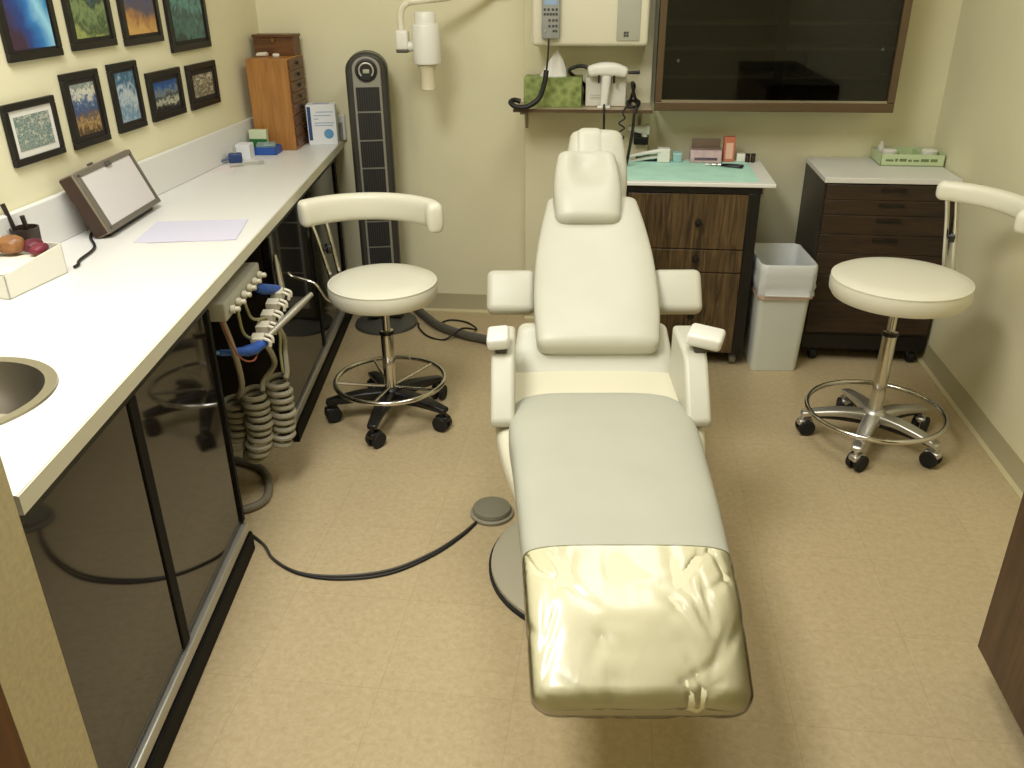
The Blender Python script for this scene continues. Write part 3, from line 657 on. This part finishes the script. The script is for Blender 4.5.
for v in bm.verts:                       # hollow for the head
    d = V((v.co.x, v.co.y-.735, 0)); k = math.exp(-(d.x/.05)**2-(d.y/.055)**2)
    if v.co.z-.782-(v.co.y-.655)*1.02 > 0: v.co += V((0, .72, -.69))*.034*k
obj('head_cushion', bm, vinyl, dc)

# foot pedal and its cord
fp = thing('foot_pedal', 'round grey foot pedal on the floor left of the dental chair', 'foot pedal', (-.327, 2.085, 0))
obj('base', lathe(BM(), [(.06, 0), (.064, .003), (.064, .010), (.058, .013)], n=36), M('pale pedal base', (150, 146, 128), .45), fp)
obj('dome', lathe(BM(), [(.056, .012), (.058, .016), (.055, .026), (.04, .032), (.0, .034)], n=36), M('grey pedal', (128, 125, 108), .45), fp)
for dz, du, lab in ((.004, 0, 'black cord running from the foot pedal across the floor to the base cabinet'), (.0045, .012, 'second thin cord lying just behind the black pedal cord on the floor')):
    attach(obj('cord', tube(BM(), [(-.366+du*.3, 2.03+du, dz), (-.40, 1.955+du, dz), (-.463, 1.862+du*1.2, dz), (-.56, 1.775+du*1.3, dz), (-.684, 1.738+du, dz), (-.80, 1.748+du*.3, dz), (-.89, 1.80, dz+.0005), (-.95, 1.868, dz), (-1.06, 1.93+du, dz), (-1.2, 1.97+du*2, dz)], .004, 8), cord_m if du == 0 else M('grey cord', (70, 66, 58), .5)), fp)

# ------------------------------------------------------------------ tower fan, hose and cord
tf = thing('tower_fan', 'dark grey tower fan standing against the back wall beyond the countertop', 'fan', (-1.022, 3.535, 0), math.radians(13))
obj('base', lathe(BM(), [(.138, 0), (.142, .004), (.138, .014), (.10, .028), (.05, .04), (.04, .05)], n=48), dkgrey_p, tf)
def arch(w, z0, z1, n=16):
    r = w; pts = [(-w, z0), (w, z0)]
    for i in range(n+1):
        a = PI*i/n; pts.append((r*math.cos(a), z1-r*.85+r*.85*math.sin(a)))
    return pts
def archbody(w, z0, z1, ya, yb):
    return rings_to_mesh(BM(), [[V((x, y, z)) for x, z in arch(w, z0, z1)] for y in (ya, yb)])
obj('tower_body', archbody(.083, .045, 1.165, -.05, .07), M('charcoal fan plastic', (56, 54, 48), .4), tf, bevel=.012)
obj('face_panel', archbody(.056, .10, 1.150, -.056, -.048), M('silver grey fan face', (152, 150, 140), .4, .2), tf, bevel=.004)
dk = M('fan slot black', (32, 32, 31), .5)
bm = BM(); slot = M('grey fan slat', (120, 119, 110), .45)
z = .16; segs = []
while z < 1.0:
    segs.append((z, min(z+.105, 1.035))); z += .112
for a, b in segs:
    g = obj('grille_panel', box2(BM(), (-.046, -.060, a), (.046, -.056, b)), dk, tf)
    bm = BM()
    for i in range(9): x = -.038+i*.0095; box2(bm, (x-.0008, -.0625, a+.003), (x+.0008, -.060, b-.003))
    obj('grille_slats', bm, M('fan slat', (66, 66, 62), .5), g)
dial = obj('control_dial', lathe(BM(), [(.044, 0), (.044, .006), (.036, .008), (.034, .004), (.0, .004)], (0, -.055, 1.098), 32, RX(PI/2)), dk, tf)
obj('dial_ring', tube(BM(), [(.028*math.cos(a*PI/12), -.0615, 1.098+.028*math.sin(a*PI/12)) for a in range(-3, 16)], .0035, 8, 1), M('silver dial', (190, 188, 176), .35, .4), dial)
obj('dial_button', rbox(BM(), (0, -.062, 1.095), (.026, .006, .016), .004), grey_p, dial)
tag(obj('thick_hose', tube(BM(), [(-.915, 3.69, .02), (-.84, 3.58, .02), (-.763, 3.484, .02), (-.633, 3.392, .02), (-.50, 3.33, .02), (-.30, 3.15, .02), (-.12, 2.75, .02), (-.05, 2.40, .02), (-.03, 2.16, .045)], .019, 12), M('slate hose', (92, 90, 80), .5)), 'thick grey hose on the floor running from the fan towards the dental chair', 'hose')
attach(obj('cord', tube(BM(), [(-.875, 3.545, .004), (-.86, 3.49, .004), (-.80, 3.40, .004), (-.72, 3.37, .004), (-.65, 3.41, .042), (-.60, 3.50, .004), (-.66, 3.58, .004), (-.74, 3.60, .004), (-.78, 3.55, .004)], .0045, 8), cord_m), tf)

# ------------------------------------------------------------------ x-ray tube head
xr = thing('xray_head', 'ivory dental x-ray head on a bent arm from the back wall', 'x-ray machine', (-.755, 3.45, 1.0))
obj('tube_housing', lathe(BM(), [(.045, .125), (.052, .128), (.054, .14), (.053, .26), (.050, .268), (.042, .270), (.041, .305), (.037, .312), (0, .313)], n=36), white_p, xr)
obj('cone', lathe(BM(), [(.027, .030), (.0295, .033), (.029, .10), (.038, .118), (.040, .126)], n=28), M('ivory cone', (222, 214, 184), .35), xr)
bm = BM(); cyl(bm, (-.045, 0, .19), (-.07, 0, .19), .018); rbox(bm, (-.092, 0, .212), (.048, .05, .072), .010); obj('yoke_joint', bm, white_p, xr)
obj('joint_band', rbox(BM(), (-.092, 0, .174), (.046, .048, .014), .005), dkgrey_p, xr)
obj('support_arm', tube(BM(), [(-.094, 0, .24), (-.096, 0, .285), (-.089, 0, .322), (-.065, .003, .343), (-.02, .01, .350), (.09, .09, .362), (.24, .20, .40), (.262, .262, .43)], .0135, 12), shell_m, xr)
obj('wall_plate', rbox(BM(), (.262, .256, .43), (.10, .018, .16), .006), shell_m, xr)

# ------------------------------------------------------------------ x-ray control box with handset
xc = thing('control_box', 'ivory wall-mounted x-ray control box above the wall shelf', 'control box', (-.145, 3.66, 1.187))
obj('housing', rbox(BM(), (.012, -.0905, .18), (.440, .178, .36), .016), shell_m, xc)
pl = obj('grey_panel', rbox(BM(), (.157, -.182, .125), (.086, .005, .21), .002), M('grey control panel', (176, 176, 160), .4), xc)
bm = BM()
for x in (-.009, .001): 
    for z in (0, .010): box2(bm, (.149+x, -.1862, .034+z), (.157+x, -.1845, .042+z))
obj('emblem', bm, M('charcoal print', (70, 70, 62), .5), pl)
obj('power_switch', rbox(BM(), (.0, -.182, .200), (.05, .006, .02), .004), black_m, xc)
bl = obj('blue_sticker', rbox(BM(), (.222, -.150, .178), (.026, .06, .028), .004), M('pale blue', (130, 160, 205), .5), xc)
kp = thing('handset', 'grey x-ray exposure handset with keypad hanging on the ivory control box', 'handset', (-.278, 3.478, 1.215))
obj('body', rbox(BM(), (0, -.0135, .085), (.068, .024, .17), .006), M('handset grey', (150, 152, 146), .4), kp)
obj('display', box2(BM(), (-.024, -.0268, .118), (.024, -.0255, .140)), M('blue grey lcd', (150, 175, 205), .25), kp)
btn = M('dark key', (60, 62, 60), .5)
for zz, xs in ((.102, (-.022, -.008, .008, .022)), (.086, (-.022, -.011, 0, .011, .022)), (.065, (-.004, .010, .022)), (.045, (-.004, .010, .022)), (.028, (-.02, .012, .022))):
    for x in xs: obj('key', rbox(BM(), (x, -.0265, zz), (.008, .003, .008), .001, None, 1), btn if zz > .03 or x > 0 else grey_p, kp)
bm = BM(); tube(bm, [(-.285, 3.462, 1.218), (-.287, 3.45, 1.15), (-.292, 3.445, 1.10)], .0035, 8); attach(obj('cord', tube(bm, [(-.292, 3.445, 1.105), (-.298, 3.44, 1.06), (-.318, 3.435, 1.005), (-.36, 3.425, .975), (-.405, 3.43, .972), (-.43, 3.445, .985), (-.42, 3.47, .992), (-.395, 3.475, .986)], .010, 10), cord_m), kp)

# shelf with bracket
sh = thing('wall_shelf', 'narrow brown wall shelf below the ivory control box', 'shelf', (-.145, 3.66, .945))
obj('board', box2(BM(), (-.275, -.215, .006), (.262, -.0005, .016)), M('shelf laminate', (176, 160, 130), .4), sh, bevel=.001)
obj('front_edge', box2(BM(), (-.276, -.218, .005), (.263, -.215, .017)), M('dark shelf edge', (86, 66, 48), .4), sh)
for x in (-.245, .22):
    bm = BM(); sprism(bm, [(-.0005, .003), (-.20, .003), (-.20, -.006), (-.012, -.03), (-.0005, -.09)], x-.006, x+.006); obj('bracket', bm, M('grey bracket', (140, 132, 108), .4), sh)
SZ = .961
def leaf_mat():
    m = bpy.data.materials.new('green leaf print'); m.use_nodes = True; nt = m.node_tree; b = nt.nodes['Principled BSDF']; L = nt.links.new
    tc = nt.nodes.new('ShaderNodeTexCoord'); w = nt.nodes.new('ShaderNodeTexVoronoi'); w.inputs['Scale'].default_value = 38
    L(tc.outputs['Object'], w.inputs['Vector']); r = nt.nodes.new('ShaderNodeValToRGB')
    r.color_ramp.elements[0].color = lin((88, 108, 44)); r.color_ramp.elements[1].color = lin((150, 162, 96)); r.color_ramp.elements[1].position = .75
    L(w.outputs['Distance'], r.inputs[0]); L(r.outputs[0], b.inputs['Base Color']); b.inputs['Roughness'].default_value = .55
    return m
tb = thing('tissue_box', 'green leaf-patterned tissue box on the wall shelf', 'tissue box', (-.272, 3.555, SZ))
obj('carton', box2(BM(), (-.113, -.055, 0), (.113, .055, .112)), leaf_mat(), tb, bevel=.002)
obj('slot', lathe(BM(), [(.0, .112), (.055, .112), (.055, .1126), (.0, .1126)], n=24), M('slot film', (200, 205, 190), .5), tb)
bm = BM(); rings = []
for i, (sc, z, ox) in enumerate(((1, .1126, 0), (.8, .14, .003), (.5, .17, .008), (.2, .195, .012), (.04, .208, .014))):
    rings.append([V((ox+sc*.05*math.cos(2*PI*k/18)*(1+.15*math.sin(5*2*PI*k/18+i)), sc*.022*math.sin(2*PI*k/18)*(1+.3*math.cos(4*2*PI*k/18+i)), z)) for k in range(18)])
rings_to_mesh(bm, rings); obj('tissue', bm, M('white tissue', (228, 226, 218), .8), tb)
# white device box with a handheld in front
db = thing('device_box', 'white device box on the wall shelf behind the ivory handheld', 'box', (-.065, 3.575, SZ))
obj('casing', rbox(BM(), (0, 0, .055), (.158, .08, .108), .004), M('white casing', (222, 220, 208), .45), db)
bm = BM()
for z in (.028, .034, .042): box2(bm, (-.06, -.0406, z), (-.02, -.0398, z+.002))
obj('printed_lines', bm, M('faint grey print', (150, 148, 136), .5), db)
hd = thing('curing_light', 'ivory handheld curing light hanging head-up in front of the white device box', 'curing light', (-.062, 3.505, SZ))
bm = BM(); loft(bm, [(V((-.062, 0, .135)), .020, .022), (V((-.02, 0, .142)), .026, .026), (V((.03, 0, .140)), .025, .026), (V((.066, 0, .132)), .018, .02)], n=2.6, er0=.012, er1=.012, K=24, right=V((0, 1, 0)))
obj('head', bm, white_p, hd)
bm = BM(); loft(bm, [(V((.0, 0, .125)), .021, .02), (V((-.004, 0, .08)), .018, .018), (V((-.008, -.002, .012)), .0145, .015)], n=2.6, er0=.008, er1=.008, K=24); obj('handle', bm, white_p, hd)
bm = BM(); rbox(bm, (.028, -.012, .108), (.008, .02, .03), .003); rbox(bm, (-.030, -.012, .108), (.008, .02, .03), .003); obj('trigger', bm, black_m, hd)
obj('rest_stand', rbox(BM(), (-.008, .0, .004), (.05, .05, .008), .003), white_p, hd)
obj('tip', cyl(BM(), (.08, 0, .13), (.125, .0, .132), .005, .007), black_m, hd)
attach(obj('hose', tube(BM(), [(-.125, 3.505, 1.098), (-.15, 3.51, 1.113), (-.185, 3.52, 1.11), (-.208, 3.53, 1.09), (-.1515, 3.62, 1.03), (-.1515, 3.63, .970)], .007, 10), cord_m), hd)
attach(obj('cord', tube(BM(), [(-.068, 3.505, .975), (-.068, 3.46, .970), (-.066, 3.432, .955), (-.065, 3.43, .90), (-.062, 3.432, .80), (-.06, 3.45, .70)], .0045, 8), cord_m), hd)
pts = [(.02, 3.50, .966), (.012, 3.45, .966), (.005, 3.432, .95)]
for i in range(1, 13): pts.append((.002+(.012 if i % 2 else -.010), 3.432, .95-.018*i))
tag(obj('wavy_cord', tube(BM(), pts, .0032, 8, 5), cord_m), 'wavy black cord hanging from the shelf right of the headrest', 'cord')
tag(obj('cable_bundle', tube(BM(), [(.035, 3.62, .968), (.03, 3.55, .975), (.045, 3.50, 1.04), (.035, 3.48, 1.055), (.05, 3.49, 1.0), (.066, 3.50, .985), (.06, 3.47, .972), (.03, 3.46, .972), (.022, 3.50, .985), (.05, 3.52, .985), (.06, 3.45, .975), (.05, 3.430, .955), (.045, 3.43, .88), (.035, 3.44, .80), (.028, 3.47, .7500), (.02, 3.53, .7500)], .006, 10), cord_m), 'tangled black cable looped at the right end of the wall shelf', 'cable')

# syringe holder right of the headrest
ah = thing('syringe_holder', 'black bracket with white nozzle on the wall column below the shelf', 'holder', (.085, 3.66, .80))
obj('bracket', rbox(BM(), (0, -.022, .022), (.06, .042, .045), .006), black_m, ah)
obj('clip', rbox(BM(), (-.004, -.05, .03), (.05, .03, .014), .005), black_m, ah)
bm = BM(); loft(bm, [(V((-.05, -.055, .070)), .010, .010), (V((-.01, -.055, .064)), .015, .015), (V((.026, -.055, .064)), .022, .022)], n=2.6, er0=.005, er1=.006, K=20, right=V((0, 1, 0))); cyl(bm, (.012, -.052, .035), (.012, -.055, .062), .012)
obj('nozzle', bm, white_p, ah)

# ------------------------------------------------------------------ display case on the wall
case = thing('display_case', 'dark glass-fronted wall cabinet with bronze frame, right of the shelf', 'wall cabinet', (.13, BW, .955))
W, H, D = .885, .60, .215
ins = M('case interior', (40, 38, 30), .7)
bm = BM(); box2(bm, (0, -.012, 0), (W, -.001, H)); box2(bm, (0, -D+.02, 0), (.012, -.012, H)); box2(bm, (W-.012, -D+.02, 0), (W, -.012, H)); box2(bm, (.012, -D+.02, 0), (W-.012, -.012, .012)); box2(bm, (.012, -D+.02, H-.012), (W-.012, -.012, H)); obj('carcass', bm, ins, case)
fw = .03
bm = BM(); box2(bm, (-.004, -D, -.004), (W+.004, -D+.022, fw)); box2(bm, (-.004, -D, H-fw), (W+.004, -D+.022, H+.004)); box2(bm, (-.004, -D, fw), (.022, -D+.022, H-fw)); box2(bm, (W-.024, -D, fw), (W+.004, -D+.022, H-fw))
obj('frame', bm, bronze, case, bevel=.003)
obj('door_track', box2(BM(), (.022, -D+.003, fw), (W-.024, -D+.02, fw+.008)), steel, case)
for k, z in enumerate((.112, .214, .303)):
    obj('shelf', box2(BM(), (.013, -D+.045, z), (W-.013, -.013, z+.012)), M('case shelf', (168, 164, 146), .5), case)
gm = clear_plastic('smoked glass', (.42, .42, .37), .0, .03)
obj('glass_door', box2(BM(), (.02, -D+.008, fw+.004), (W*.53, -D+.011, H-fw)), gm, case)
obj('glass_door', box2(BM(), (W*.49, -D+.014, fw+.004), (W-.02, -D+.017, H-fw)), gm, case)
for x, y, z in ((.075, -D+.006, .18), (W-.07, -D+.012, .22)):
    obj('finger_pull', lathe(BM(), [(.0, 0), (.006, 0), (.006, .003), (.0, .003)], (x, y, z), 16, RX(PI/2)), dkgrey_p, case)
# objects behind the smoked glass
im = M('dark instrument', (28, 27, 26), .4)
def inst(x, z, lab):
    t = thing('instrument', lab, 'instrument', (.13+x, BW-.10, .955+z), 0, 'instruments behind the smoked glass')
    obj('base', lathe(BM(), [(.04, 0), (.042, .004), (.03, .012)], n=20), im, t)
    obj('arm', tube(BM(), [(.0, 0, .01), (.012, 0, .05), (-.006, 0, .085)], .008, 8), im, t)
    obj('head', rbox(BM(), (-.008, 0, .09), (.05, .03, .02), .006), im, t)
inst(.56, .1245, 'dark instrument on the second shelf of the glass-fronted wall cabinet')
inst(.42, .0125, 'dark instrument on the cabinet floor behind the glass, left of centre')
inst(.62, .0125, 'dark instrument on the cabinet floor behind the glass, right of centre')

# ------------------------------------------------------------------ mobile cabinet with green paper
mc = thing('mobile_cabinet', 'dark walnut rolling cabinet with white top and green paper, behind the dental chair', 'cabinet', (.305, 3.44, 0))
obj('carcass', box2(BM(), (-.275, -.20, .055), (.215, .20, .7265)), walnut_dk, mc)
obj('top', box2(BM(), (-.302, -.242, .727), (.266, .20, .742)), M('white laminate top', (238, 238, 232), .35), mc, bevel=.003)
obj('top_rail', box2(BM(), (-.275, -.226, .701), (.222, -.20, .7265)), black_m, mc)
for z0, z1, kn in ((.487, .697, .592), (.395, .483, .452), (.06, .391, .22)):
    d = obj('drawer', box2(BM(), (-.265, -.222, z0), (.176, -.20, z1)), walnut, mc, bevel=.002)
    obj('knob', lathe(BM(), [(.006, 0), (.006, .012), (.014, .016), (.014, .024), (.0, .028)], (-.0, -.222, kn), 16, RX(PI/2)), black_m, d)
obj('corner_post', box2(BM(), (.176, -.226, .055), (.218, -.20, .701)), black_m, mc, bevel=.003)
obj('bag_hook', box2(BM(), (.2155, -.19, .68), (.236, -.16, .7265)), grey_p, mc, bevel=.003)
def casters(t, xs, ys, r=.024, h=.055, mt=rubber):
    for x in xs:
        for y in ys:
            c = obj('caster', cyl(BM(), (x-.012, y, r), (x+.012, y, r), r, n=18), mt, t, bevel=.003)
            obj('fork', box2(BM(), (x-.016, y-.012, r+.004), (x+.016, y+.012, h)), dkgrey_p, c, bevel=.003)
casters(mc, (-.19, .185), (-.18, .16), mt=M('grey caster', (120, 118, 108), .5))
tag(obj('paper_cover', box2(BM(), (.02, 3.225, .7423), (.515, 3.60, .7432)), M('mint green paper', (192, 240, 222), .7, var=.03, vscale=12)), 'mint green paper cover spread on the rolling cabinet top', 'paper')
CTZ = .7434
ih = thing('instrument_holder', 'white instrument holder with two prongs on the green paper beside the headrest', 'holder', (.165, 3.57, CTZ))
obj('block', rbox(BM(), (.012, 0, .028), (.05, .05, .055), .004), white_p, ih)
for dz, dy in ((.042, -.02), (.018, .0)):
    obj('prong', tube(BM(), [(.0, dy, dz+.004), (-.06, dy-.004, dz-.004), (-.125, dy-.008, dz-.018)], [.009, .008, .006], 10), white_p, ih)
bm = BM(); rbox(bm, (-.055, .01, .012), (.09, .03, .022), .008); obj('dark_insert', bm, black_m, ih)
bx = thing('teal_box', 'small pale teal box on the rolling cabinet, left of the pink box', 'box', (.232, 3.575, CTZ))
obj('carton', box2(BM(), (-.017, -.02, 0), (.017, .02, .036)), M('pale teal card', (150, 190, 190), .6), bx, bevel=.002); obj('lid', box2(BM(), (-.018, -.021, .03), (.018, .021, .0385)), M('pale teal lid', (168, 204, 204), .5), bx, bevel=.001)
pk = thing('pink_box', 'mauve pink organiser box on the rolling cabinet beside the orange bottle box', 'box', (.345, 3.585, CTZ))
obj('body', sprism(BM(), [(-.035, 0), (.04, 0), (.04, .05), (-.02, .05), (-.035, .03)], -.062, .062), M('mauve plastic', (190, 165, 165), .4, var=.08, vscale=30), pk, bevel=.003)
obj('clear_lid', sprism(BM(), [(-.02, .051), (.04, .051), (.04, .085), (.034, .085), (.034, .055), (-.02, .055)], -.055, .06), M('dusky lid', (128, 108, 92), .3), pk, bevel=.001)
obj('dark_slot', box2(BM(), (-.045, -.0365, .012), (.045, -.0345, .022)), M('slot shade', (96, 80, 92), .5), pk)
ob = thing('orange_box', 'tall orange carton with pale label on the rolling cabinet', 'box', (.437, 3.60, CTZ), .08)
obj('carton', box2(BM(), (-.022, -.016, 0), (.022, .016, .098)), M('orange red card', (204, 118, 92), .5), ob, bevel=.002); obj('paper_label', box2(BM(), (-.014, -.0166, .012), (.014, -.016, .075)), M('peach label', (236, 190, 168), .6), ob)
tag(obj('white_cube', rbox(BM(), (.487, 3.60, CTZ+.0165), (.034, .03, .032), .003), white_p), 'small white box between the orange carton and the dark jar', 'box')
jr = thing('dark_jar', 'tiny dark brown pair of jars at the right end of the cabinet row', 'jar', (.524, 3.59, CTZ-.0012))
for x in (-.010, .011):
    j = obj('jar', lathe(BM(), [(.009, 0), (.0095, .002), (.0095, .024), (.008, .026)], (x, 0, 0), 16), M('dark amber', (56, 34, 24), .3), jr); obj('cap', lathe(BM(), [(.0085, .026), (.0095, .027), (.0095, .034), (.0, .035)], (x, 0, 0), 16), black_m, j)
pr = thing('pliers', 'steel dental pliers with dark handles lying on the green paper', 'pliers', (.40, 3.49, CTZ), math.radians(-14))
obj('jaws', tube(BM(), [(-.062, .004, .004), (-.03, .002, .006), (.0, 0, .007)], [.0025, .004, .006], 8), steel, pr)
for s_ in (-1, 1): obj('handle', tube(BM(), [(.0, 0, .007), (.03, s_*.012, .007), (.07, s_*.016, .006), (.085, s_*.012, .005)], .0045, 8), M('dark steel', (44, 46, 46), .35, .7), pr)

# ------------------------------------------------------------------ trash can
tc_ = thing('trash_can', 'white plastic waste bin with clear liner between the two rolling cabinets', 'trash can', (.641, 3.30, 0), math.radians(4))
def rr(hw, hd, r, z, n=6):
    out = []
    for cx_, cy_, a0 in ((hw-r, hd-r, 0), (-hw+r, hd-r, 90), (-hw+r, -hd+r, 180), (hw-r, -hd+r, 270)):
        for i in range(n+1):
            a = math.radians(a0+90*i/n); out.append(V((cx_+r*math.cos(a), cy_+r*math.sin(a), z)))
    return out
bm = BM(); rings_to_mesh(bm, [rr(.088, .105, .02, .001), rr(.090, .107, .022, .01), rr(.100, .142, .025, .43), rr(.104, .146, .026, .432), rr(.104, .146, .026, .444), rr(.098, .140, .025, .444), rr(.096, .138, .025, .42), rr(.086, .102, .02, .012)])
obj('bin', bm, M('grey white bin plastic', (222, 226, 216), .45), tc_)
bm = BM(); rings = []
rnd = random.Random(5)
def crumple(r, amp): return [p+V((p.x, p.y, 0)).normalized()*rnd.uniform(0, amp)+V((0, 0, rnd.uniform(-amp, amp)*.6)) for p in r]
prof = [(.100, .140, .318, .004), (.106, .148, .330, .008), (.103, .143, .345, .009), (.106, .147, .365, .008), (.105, .147, .385, .007), (.1055, .148, .41, .005), (.1065, .149, .445, .002), (.101, .143, .452, .002), (.094, .136, .44, .001), (.090, .130, .34, .003), (.085, .12, .2, .004)]
rings = [crumple(rr(a, b, .028, z, 8), am) for a, b, z, am in prof]
rings_to_mesh(bm, rings, cap=False)
lm = bpy.data.materials.new('frosted liner'); lm.use_nodes = True; nt = lm.node_tree; pb = nt.nodes['Principled BSDF']; pb.inputs['Base Color'].default_value = lin((238, 240, 238)); pb.inputs['Roughness'].default_value = .3
tr = nt.nodes.new('ShaderNodeBsdfTransparent'); mxs = nt.nodes.new('ShaderNodeMixShader'); mxs.inputs[0].default_value = .7
nt.links.new(tr.outputs[0], mxs.inputs[1]); nt.links.new(pb.outputs[0], mxs.inputs[2]); nt.links.new(mxs.outputs[0], nt.nodes['Material Output'].inputs[0])
obj('liner', bm, lm, tc_, ang=70)
bm = BM(); rings_to_mesh(bm, [crumple(rr(.1055, .146, .03, z, 8), .003) for z in (.318, .330)], cap=False)
obj('drawstring', bm, M('pink drawstring', (220, 180, 160), .5), tc_)

# ------------------------------------------------------------------ drawer chest by the right wall
ch = thing('rolling_chest', 'dark brown rolling drawer chest with pale top in the right back corner', 'cabinet', (1.016, 3.50, 0))
dkwood = wood('umber laminate', (42, 30, 21), (64, 46, 31), .42, (2.2, 22, 26), 2.0)
obj('carcass', box2(BM(), (-.248, -.18, .06), (.232, .20, .722)), M('charcoal brown side', (48, 42, 35), .45), ch)
obj('top', box2(BM(), (-.252, -.192, .726), (.236, .203, .746)), M('pale grey laminate', (228, 227, 220), .4), ch, bevel=.002)
zz = .722
for i, h in enumerate((.058, .058, .075, .075, .09, .11, .125)):
    z1 = zz; z0 = zz-h
    d = obj('drawer', box2(BM(), (-.242, -.194, z0+.001), (.226, -.18, z1)), dkwood, ch, bevel=.002)
    zc = z1-.02
    bm = BM(); box2(bm, (-.045, -.198, zc-.006), (.045, -.194, zc+.006)); box2(bm, (-.045, -.206, zc+.004), (.045, -.198, zc+.008)); obj('pull', bm, M('dark bronze pull', (30, 22, 17), .4), d, bevel=.001)
    zz = z0
obj('plinth', box2(BM(), (-.244, -.186, .058), (.228, -.18, .118)), black_m, ch)
casters(ch, (-.195, .19), (-.155, .17), .026, .062)
# green organiser tray on the chest
gt = thing('organiser_tray', 'pale green plastic organiser tray on the rolling chest top', 'tray', (1.135, 3.615, .7463), math.radians(-1))
gtm = M('pale green plastic', (196, 212, 168), .4)
bm = BM(); box2(bm, (-.118, -.08, 0), (.118, .085, .006)); 
for a, b in (((-.118, -.08, 0), (.118, -.076, .045)), ((-.118, .081, 0), (.118, .085, .045)), ((-.118, -.08, 0), (-.114, .085, .045)), ((.114, -.08, 0), (.118, .085, .045)), ((-.04, -.076, .006), (-.037, .081, .04)), ((.04, -.076, .006), (.043, .081, .04))): box2(bm, a, b)
obj('tray_shell', bm, gtm, gt, bevel=.001)
bm = BM()
rnd = random.Random(2); x = -.10
while x < .09:
    w_ = rnd.uniform(.008, .03); box2(bm, (x, -.0806, .018), (x+w_, -.0799, .018+rnd.choice((.008, .011)))); x += w_+.006
obj('printed_line', bm, M('olive print', (112, 128, 84), .5), gt)
for (x, y, lab) in ((-.075, -.02, 'round white lid in the left bay of the green tray'), (.078, -.01, 'round white lid in the right bay of the green tray')):
    p = RZ(math.radians(-1)) @ V((x, y, 0))+V((1.135, 3.615, .7463))
    tag(obj('white_dish', lathe(BM(), [(.02, 0), (.026, .004), (.03, .032), (.03, .044), (.022, .049), (.0, .05)], n=28), white_p, loc=(p.x, p.y, p.z+.0063)), lab, 'dish', 'white dishes in the green tray')
p = V((1.045, 3.665, .7525)); bm = BM(); rbox(bm, (0, 0, .03), (.035, .03, .06), .008); tag(obj('white_bottle', lathe(BM(), [(.012, 0), (.014, .003), (.014, .045), (.006, .055), (.006, .066), (.0, .067)], n=18), white_p, loc=p), 'small white bottle at the back left of the green tray', 'bottle')

# ------------------------------------------------------------------ brown cabinet at the right edge
rc = thing('side_cabinet', 'brown wood cabinet against the right wall at the near right edge', 'cabinet', (1.055, .9, 0))
sw_ = wood('warm walnut side', (66, 46, 31), (92, 66, 46), .4, (24, 24, 2.2), 2.0)
obj('carcass', box2(BM(), (-.193, -.75, .076), (.203, .683, .80)), sw_, rc, bevel=.002)
obj('plinth', box2(BM(), (-.13, -.74, 0), (.203, .63, .082)), black_m, rc)
obj('top', box2(BM(), (-.215, -.77, .80), (.203, .69, .83)), walnut_dk, rc, bevel=.003)
for ya, yb in ((-.74, -.28), (-.272, .19), (.198, .680)):
    d = obj('door', box2(BM(), (-.21, ya, .078), (-.193, yb, .79)), sw_, rc, bevel=.002)
    obj('knob', lathe(BM(), [(.006, 0), (.006, .012), (.014, .016), (.012, .026), (.0, .027)], (-.207, yb-.05, .66), 16, RY(-PI/2)), black_m, d)

# ------------------------------------------------------------------ lights, camera
def area(name, loc, size, power, col=(1, .99, .955)):
    l = bpy.data.lights.new(name, 'AREA'); l.shape = 'RECTANGLE'; l.size, l.size_y = size; l.energy = power; l.color = col
    o = bpy.data.objects.new(name, l); C.objects.link(o); o.location = loc; return o
area('ceiling_panel_light', (-.80, 1.05, CH-.02), (.6, 1.2), 50)
area('ceiling_panel_light', (.14, 2.1, CH-.02), (.6, 1.2), 15)
w = bpy.data.worlds.new('World'); bpy.context.scene.world = w; w.use_nodes = True
w.node_tree.nodes['Background'].inputs[0].default_value = (.9, .85, .7, 1); w.node_tree.nodes['Background'].inputs[1].default_value = .1

cam = bpy.data.cameras.new('Camera'); co = bpy.data.objects.new('Camera', cam); C.objects.link(co)
fpx = 854.0
cam.sensor_width = 36; cam.sensor_fit = 'HORIZONTAL'; cam.lens = fpx/1024*36; cam.clip_start = .02
dn = V((529-512, 2146-384, fpx)).normalized(); dv = V((628-512, -31-384, fpx)); dv -= dn*dv.dot(dn); dv.normalize()
up = -dn; rt = dv.cross(up)
Rw = Matrix((rt, dv, up))                      # world = Rw @ (x right, y down, z forward)
cx_, cy_, cz_ = Rw @ V((1, 0, 0)), Rw @ V((0, -1, 0)), Rw @ V((0, 0, -1))
m = Matrix((cx_, cy_, cz_)).transposed().to_4x4(); m.translation = V((0, 0, 1.45)); co.matrix_world = m
sc = bpy.context.scene; sc.camera = co
sc.view_settings.view_transform = 'Standard'; sc.view_settings.look = 'None'; sc.view_settings.exposure = 0; sc.view_settings.gamma = 1
sc.view_settings.use_curve_mapping = False
